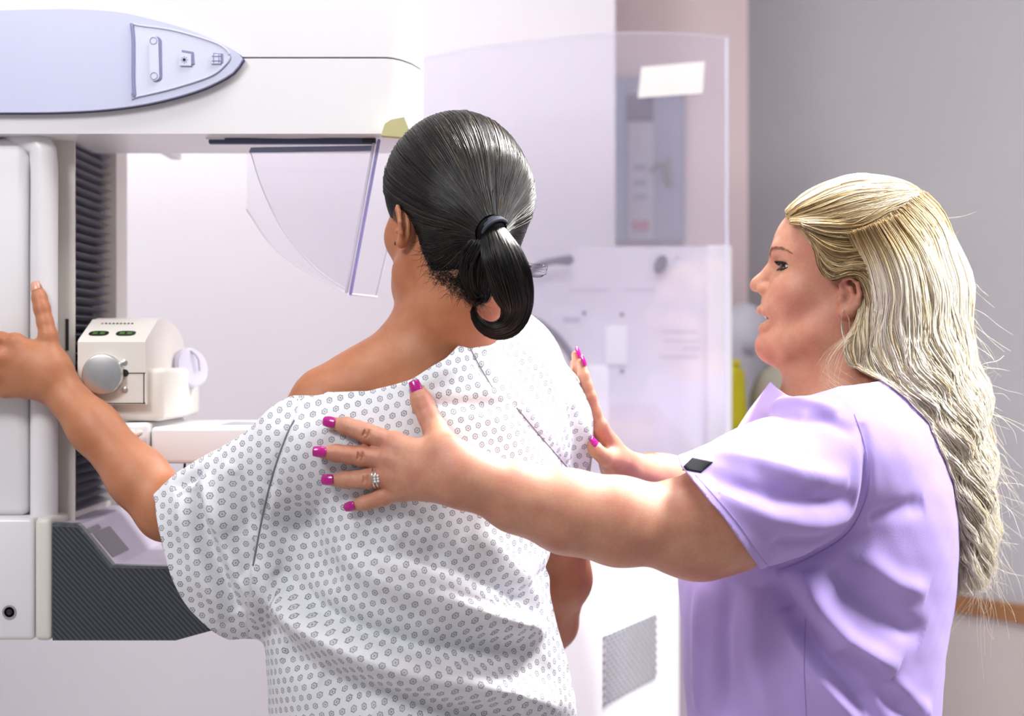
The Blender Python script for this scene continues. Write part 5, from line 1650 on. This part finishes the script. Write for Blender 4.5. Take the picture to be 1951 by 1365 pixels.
# ---- blonde hair
M_hairT = hair_mat('hair_blonde', [(0.0, lin(74, 56, 38)), (0.25, lin(138, 108, 68)), (0.5, lin(208, 180, 126)), (0.75, lin(243, 228, 198)), (1.0, lin(252, 246, 234))], 0.4, 0.5, 0.18)
def curve(pts, n):
    return smooth_path([(x, y, Y) for x, y, Y in pts], n)
def hair_layer(inner, outer, n, M, seed, bulge, shade_fn, wave=(0.0, 0.0), nw=3.0, clumps=40, cr=0.10, lenvar=0.12, far=0.0):
    """strands between two guide curves (px, py, Y); bulge lifts them towards the near side"""
    r = np.random.default_rng(seed)
    I = np.array([P(*q) for q in curve(inner, M)]); O_ = np.array([P(*q) for q in curve(outer, M)])
    s = np.linspace(0, 1, M)
    ca = r.uniform(0, 1, clumps); cph = ca * 9.0 + r.normal(0, 0.5, clumps); camp = r.uniform(0.5, 1.3, clumps); cnw = nw * r.uniform(0.93, 1.07, clumps)
    cdep = r.uniform(0.55, 1.0, clumps)
    S = np.zeros((n, M, 3)); SH = np.zeros((n, M))
    for i in range(n):
        c = r.integers(clumps)
        a = np.clip(ca[c] + r.normal() * cr, 0, 1)
        tight = 0.45 + 0.55 * (1 - s)          # strands gather into locks towards the tips
        aa = np.clip(ca[c] + (a - ca[c]) * tight, 0, 1)
        q = I * (1 - aa)[:, None] + O_ * aa[:, None]
        sgn = -1.0 if r.uniform() > far else 1.0
        b = np.sqrt(np.clip(1 - (2 * aa - 1) ** 2 * 0.9, 0, 1)) if bulge[2] == 'round' else np.sqrt(np.clip(1 - aa ** 2, 0, 1))
        dep = (bulge[0] + (bulge[1] - bulge[0]) * s) * b * (cdep[c] if bulge[2] == 'round' else 1.0)
        q[:, 1] += sgn * dep + r.normal() * 0.0015
        A_ = wave[0] + (wave[1] - wave[0]) * np.clip((s - 0.12) / 0.5, 0, 1)
        ac = unit((O_ - I)[M // 2])
        w1 = np.sin(2 * np.pi * cnw[c] * s + cph[c]); w2 = np.cos(2 * np.pi * cnw[c] * s + cph[c])
        q += (A_ * camp[c])[:, None] * (w1[:, None] * ac + w2[:, None] * np.array([0, -0.8, 0]))
        q += np.cumsum(r.normal(size=(M, 3)), axis=0) * 0.00025
        L = 1.0 - r.uniform(0, lenvar) ** 1.0
        k = max(5, int(M * L))
        S[i] = resample(q[:k], M)
        SH[i] = np.clip(shade_fn(s, aa, r) + r.normal() * 0.10, 0, 1)
    return S, SH
def push_out(S, fields, margin=0.003):
    N, M, _ = S.shape
    p = S.reshape(-1, 3).copy()
    for f_ in fields:
        for it in range(3):
            d = f_(p); m = d < margin
            if not m.any(): break
            q = p[m]; e = 0.002; gr = np.stack([f_(q + np.eye(3)[k] * e) - f_(q - np.eye(3)[k] * e) for k in range(3)], 1)
            gr /= np.linalg.norm(gr, axis=1, keepdims=True) + 1e-9
            p[m] = q + gr * (margin - d[m])[:, None]
    return p.reshape(N, M, 3)
fall_in = [(1612, 448, 2.05), (1640, 510, 2.05), (1652, 580, 2.05), (1640, 660, 2.06), (1655, 725, 2.05), (1700, 775, 2.05), (1740, 840, 2.06), (1778, 920, 2.08), (1802, 1000, 2.10), (1812, 1080, 2.11), (1812, 1150, 2.12)]
fall_out = [(1728, 405, 2.12), (1785, 468, 2.12), (1822, 545, 2.12), (1838, 625, 2.12), (1858, 700, 2.13), (1876, 770, 2.13), (1878, 850, 2.14), (1884, 930, 2.14), (1886, 1000, 2.14), (1880, 1070, 2.14), (1872, 1130, 2.14)]
top_in = [(1508, 424, 2.075), (1545, 428, 2.050), (1600, 430, 2.037), (1650, 428, 2.04), (1690, 420, 2.06), (1722, 412, 2.085)]
top_out = [(1503, 404, 2.12), (1532, 372, 2.12), (1590, 345, 2.12), (1650, 338, 2.12), (1705, 362, 2.12), (1745, 420, 2.12)]
side_in = [(1556, 470, 2.050), (1566, 515, 2.045), (1585, 533, 2.036), (1612, 524, 2.026), (1640, 530, 2.028), (1652, 575, 2.03), (1650, 650, 2.04), (1640, 720, 2.05)]
side_out = [(1525, 428, 2.060), (1575, 440, 2.045), (1630, 440, 2.04), (1685, 448, 2.045), (1722, 480, 2.05), (1745, 550, 2.05), (1755, 640, 2.05), (1765, 720, 2.05)]
lw_in = [(1640, 560, 2.045), (1630, 620, 2.035), (1612, 680, 2.03), (1630, 730, 2.03), (1680, 770, 2.03)]
lw_out = [(1700, 520, 2.035), (1706, 600, 2.02), (1712, 680, 2.02), (1735, 750, 2.02), (1775, 830, 2.03)]
def sh_fall(s, a, r):
    return np.clip(0.30 + 0.62 * np.clip(s / 0.16, 0, 1) - 0.10 * (r.uniform() < 0.25) + 0.0 * a, 0, 1)
def sh_top(s, a, r):
    return 0.42 + 0.30 * s + 0.22 * a.mean() - 0.30 * (r.uniform() < 0.25) + 0.1 * np.sin(7 * s + 9 * a.mean())
def sh_side(s, a, r):
    return 0.30 + 0.10 * s + 0.45 * np.clip((s - 0.35) / 0.5, 0, 1) + 0.12 * r.uniform() - 0.2 * (r.uniform() < 0.3)
Sa, Ha = hair_layer(fall_in, fall_out, 4600, 32, 31, (0.075, 0.060, 'round'), sh_fall, (0.0, 0.013), 6.0, 110, 0.05, 0.25, far=0.30)
Sb, Hb = hair_layer(top_in, top_out, 1700, 22, 32, (0.0, 0.0, 'top'), sh_top, (0.0, 0.0035), 1.6, 46, 0.07, 0.12)
Sb2 = Sb.copy(); 
Sc, Hc = hair_layer(side_in, side_out, 1300, 30, 33, (0.006, 0.012, 'round'), sh_side, (0.0, 0.004), 2.0, 50, 0.06, 0.25)
Sd, Hd = hair_layer(lw_in, lw_out, 550, 24, 34, (0.006, 0.012, 'round'), lambda s, a, r: 0.78 + 0.12 * s - 0.25 * (r.uniform() < 0.2), (0.001, 0.006), 2.0, 30, 0.06, 0.3)
# the crown is dome-shaped: lift the top layer between its edges
def dome(S, I_, O__, amt):
    return S
cap = Field()
HT = np.array([tF, tL, tU])
cap.ell(hq(-14, 0, 74), (0.098, 0.083, 0.084), HT, 0.02)
cap.ell(hq(-40, 0, 98), (0.074, 0.062, 0.060), HT, 0.03)
cap.ell(hq(26, 0, 104), (0.044, 0.052, 0.026), HT, 0.02)
cap.chain([hq(-70, 0, 70), P(1745, 560, 2.12), P(1765, 700, 2.12), P(1800, 830, 2.13), P(1836, 950, 2.135), P(1844, 1060, 2.135), P(1840, 1120, 2.135)], [0.07, 0.062, 0.052, 0.036, 0.020, 0.016, 0.010], 0.04)
cap.chain([hq(-45, 40, 20), P(1690, 620, 2.06), P(1695, 700, 2.065), P(1740, 790, 2.075)], [0.03, 0.030, 0.032, 0.026], 0.03)
Vc, Qc = polygonise(cap, (0.30, 1.98, 0.98), (0.66, 2.28, 1.66), 0.003)
Tc = tri(Qc)
lc = (Vc - tO) @ HT.T * 1000
lineT = np.interp(lc[:, 0], [-200, -32, -28, -5, 15, 35, 50, 66, 74, 90], [-700, -700, 30, 46, 52, 70, 92, 112, 118, 150])
Vc, Tc = clip(Vc, Tc, np.where(lc[:, 0] > -32, lineT - lc[:, 2], -1.0))
hairT = mesh_np('hair', Vc, Tc, M_hairT, tec)
hairT['label'] = 'long wavy blonde hair with darker roots, half pinned up'
lcv = (Vc - tO) @ HT.T * 1000
attr(hairT, 'shade', np.clip(0.42 + 0.3 * np.clip((-lcv[:, 2] + 60) / 120, 0, 1) + 0.08 * wob(Vc * np.array([1, 1, .25]), 220, 4), 0, 1))
headonly = Field(); headonly.ops = [op for op in f.ops if op[3][2] > 1.28 and op[3][0] > 0.28]
allS = [(Sa, Ha, (0.0005, 0.0012), [cap, ts]), (Sb, Hb, (0.0005, 0.0010), [cap]), (Sc, Hc, (0.0004, 0.0010), [headonly, cap]), (Sd, Hd, (0.0004, 0.0010), [cap, ts])]
rh = np.random.default_rng(9)
for S_, H_, rr, fl in allS:
    S_ = push_out(S_, fl, 0.0018)
    S_ = S_ + rh.normal(size=(len(S_), 1, 3)) * 0.0012
    n, M_, _ = S_.shape
    R_ = np.tile(np.interp(np.linspace(0, 1, M_), [0, 0.08, 0.7, 1], [0.5, 1, 0.9, 0.25]), (n, 1)) * rh.uniform(rr[0], rr[1], (n, 1))
    strands('hair_strands', S_, R_, M_hairT, hairT, H_)
# fine flyaways along the back
fly = []
for k in range(520):
    t = rh.uniform(0.0, 0.98)
    j = t * (len(fall_out) - 1); i0 = int(j); w = j - i0
    q0 = np.array(fall_out[i0]) * (1 - w) + np.array(fall_out[min(i0 + 1, len(fall_out) - 1)]) * w
    p0 = P(q0[0] - rh.uniform(2, 20), q0[1], q0[2] + rh.normal() * 0.02)
    d = np.array([0.003 + 0.004 * rh.uniform(), rh.normal() * 0.003, -0.006 + 0.006 * rh.normal()])
    pts = [p0]
    for m in range(5):
        d = d + rh.normal(size=3) * 0.0035 + np.array([-0.0012, 0, -0.0016]); pts.append(pts[-1] + d)
    fly.append(smooth_path(pts, 14))
for k in range(26):   # wisps in front of the ear
    o_ = rh.normal(size=3) * np.array([0.004, 0.003, 0.003])
    fly.append(smooth_path([P(1640, 630, 2.03) + o_, P(1606, 655, 2.02) + o_, P(1584, 690, 2.02) + o_ * 2, P(1582, 715, 2.02) + o_ * 2, P(1600 + 30 * rh.uniform(), 745, 2.02) + o_ * 2], 14))
fly = np.array(fly)
strands('flyaway_hair', fly, np.tile(np.linspace(0.00018, 0.00009, 14), (len(fly), 1)), M_hairT, hairT, np.full((len(fly), 14), 0.85))
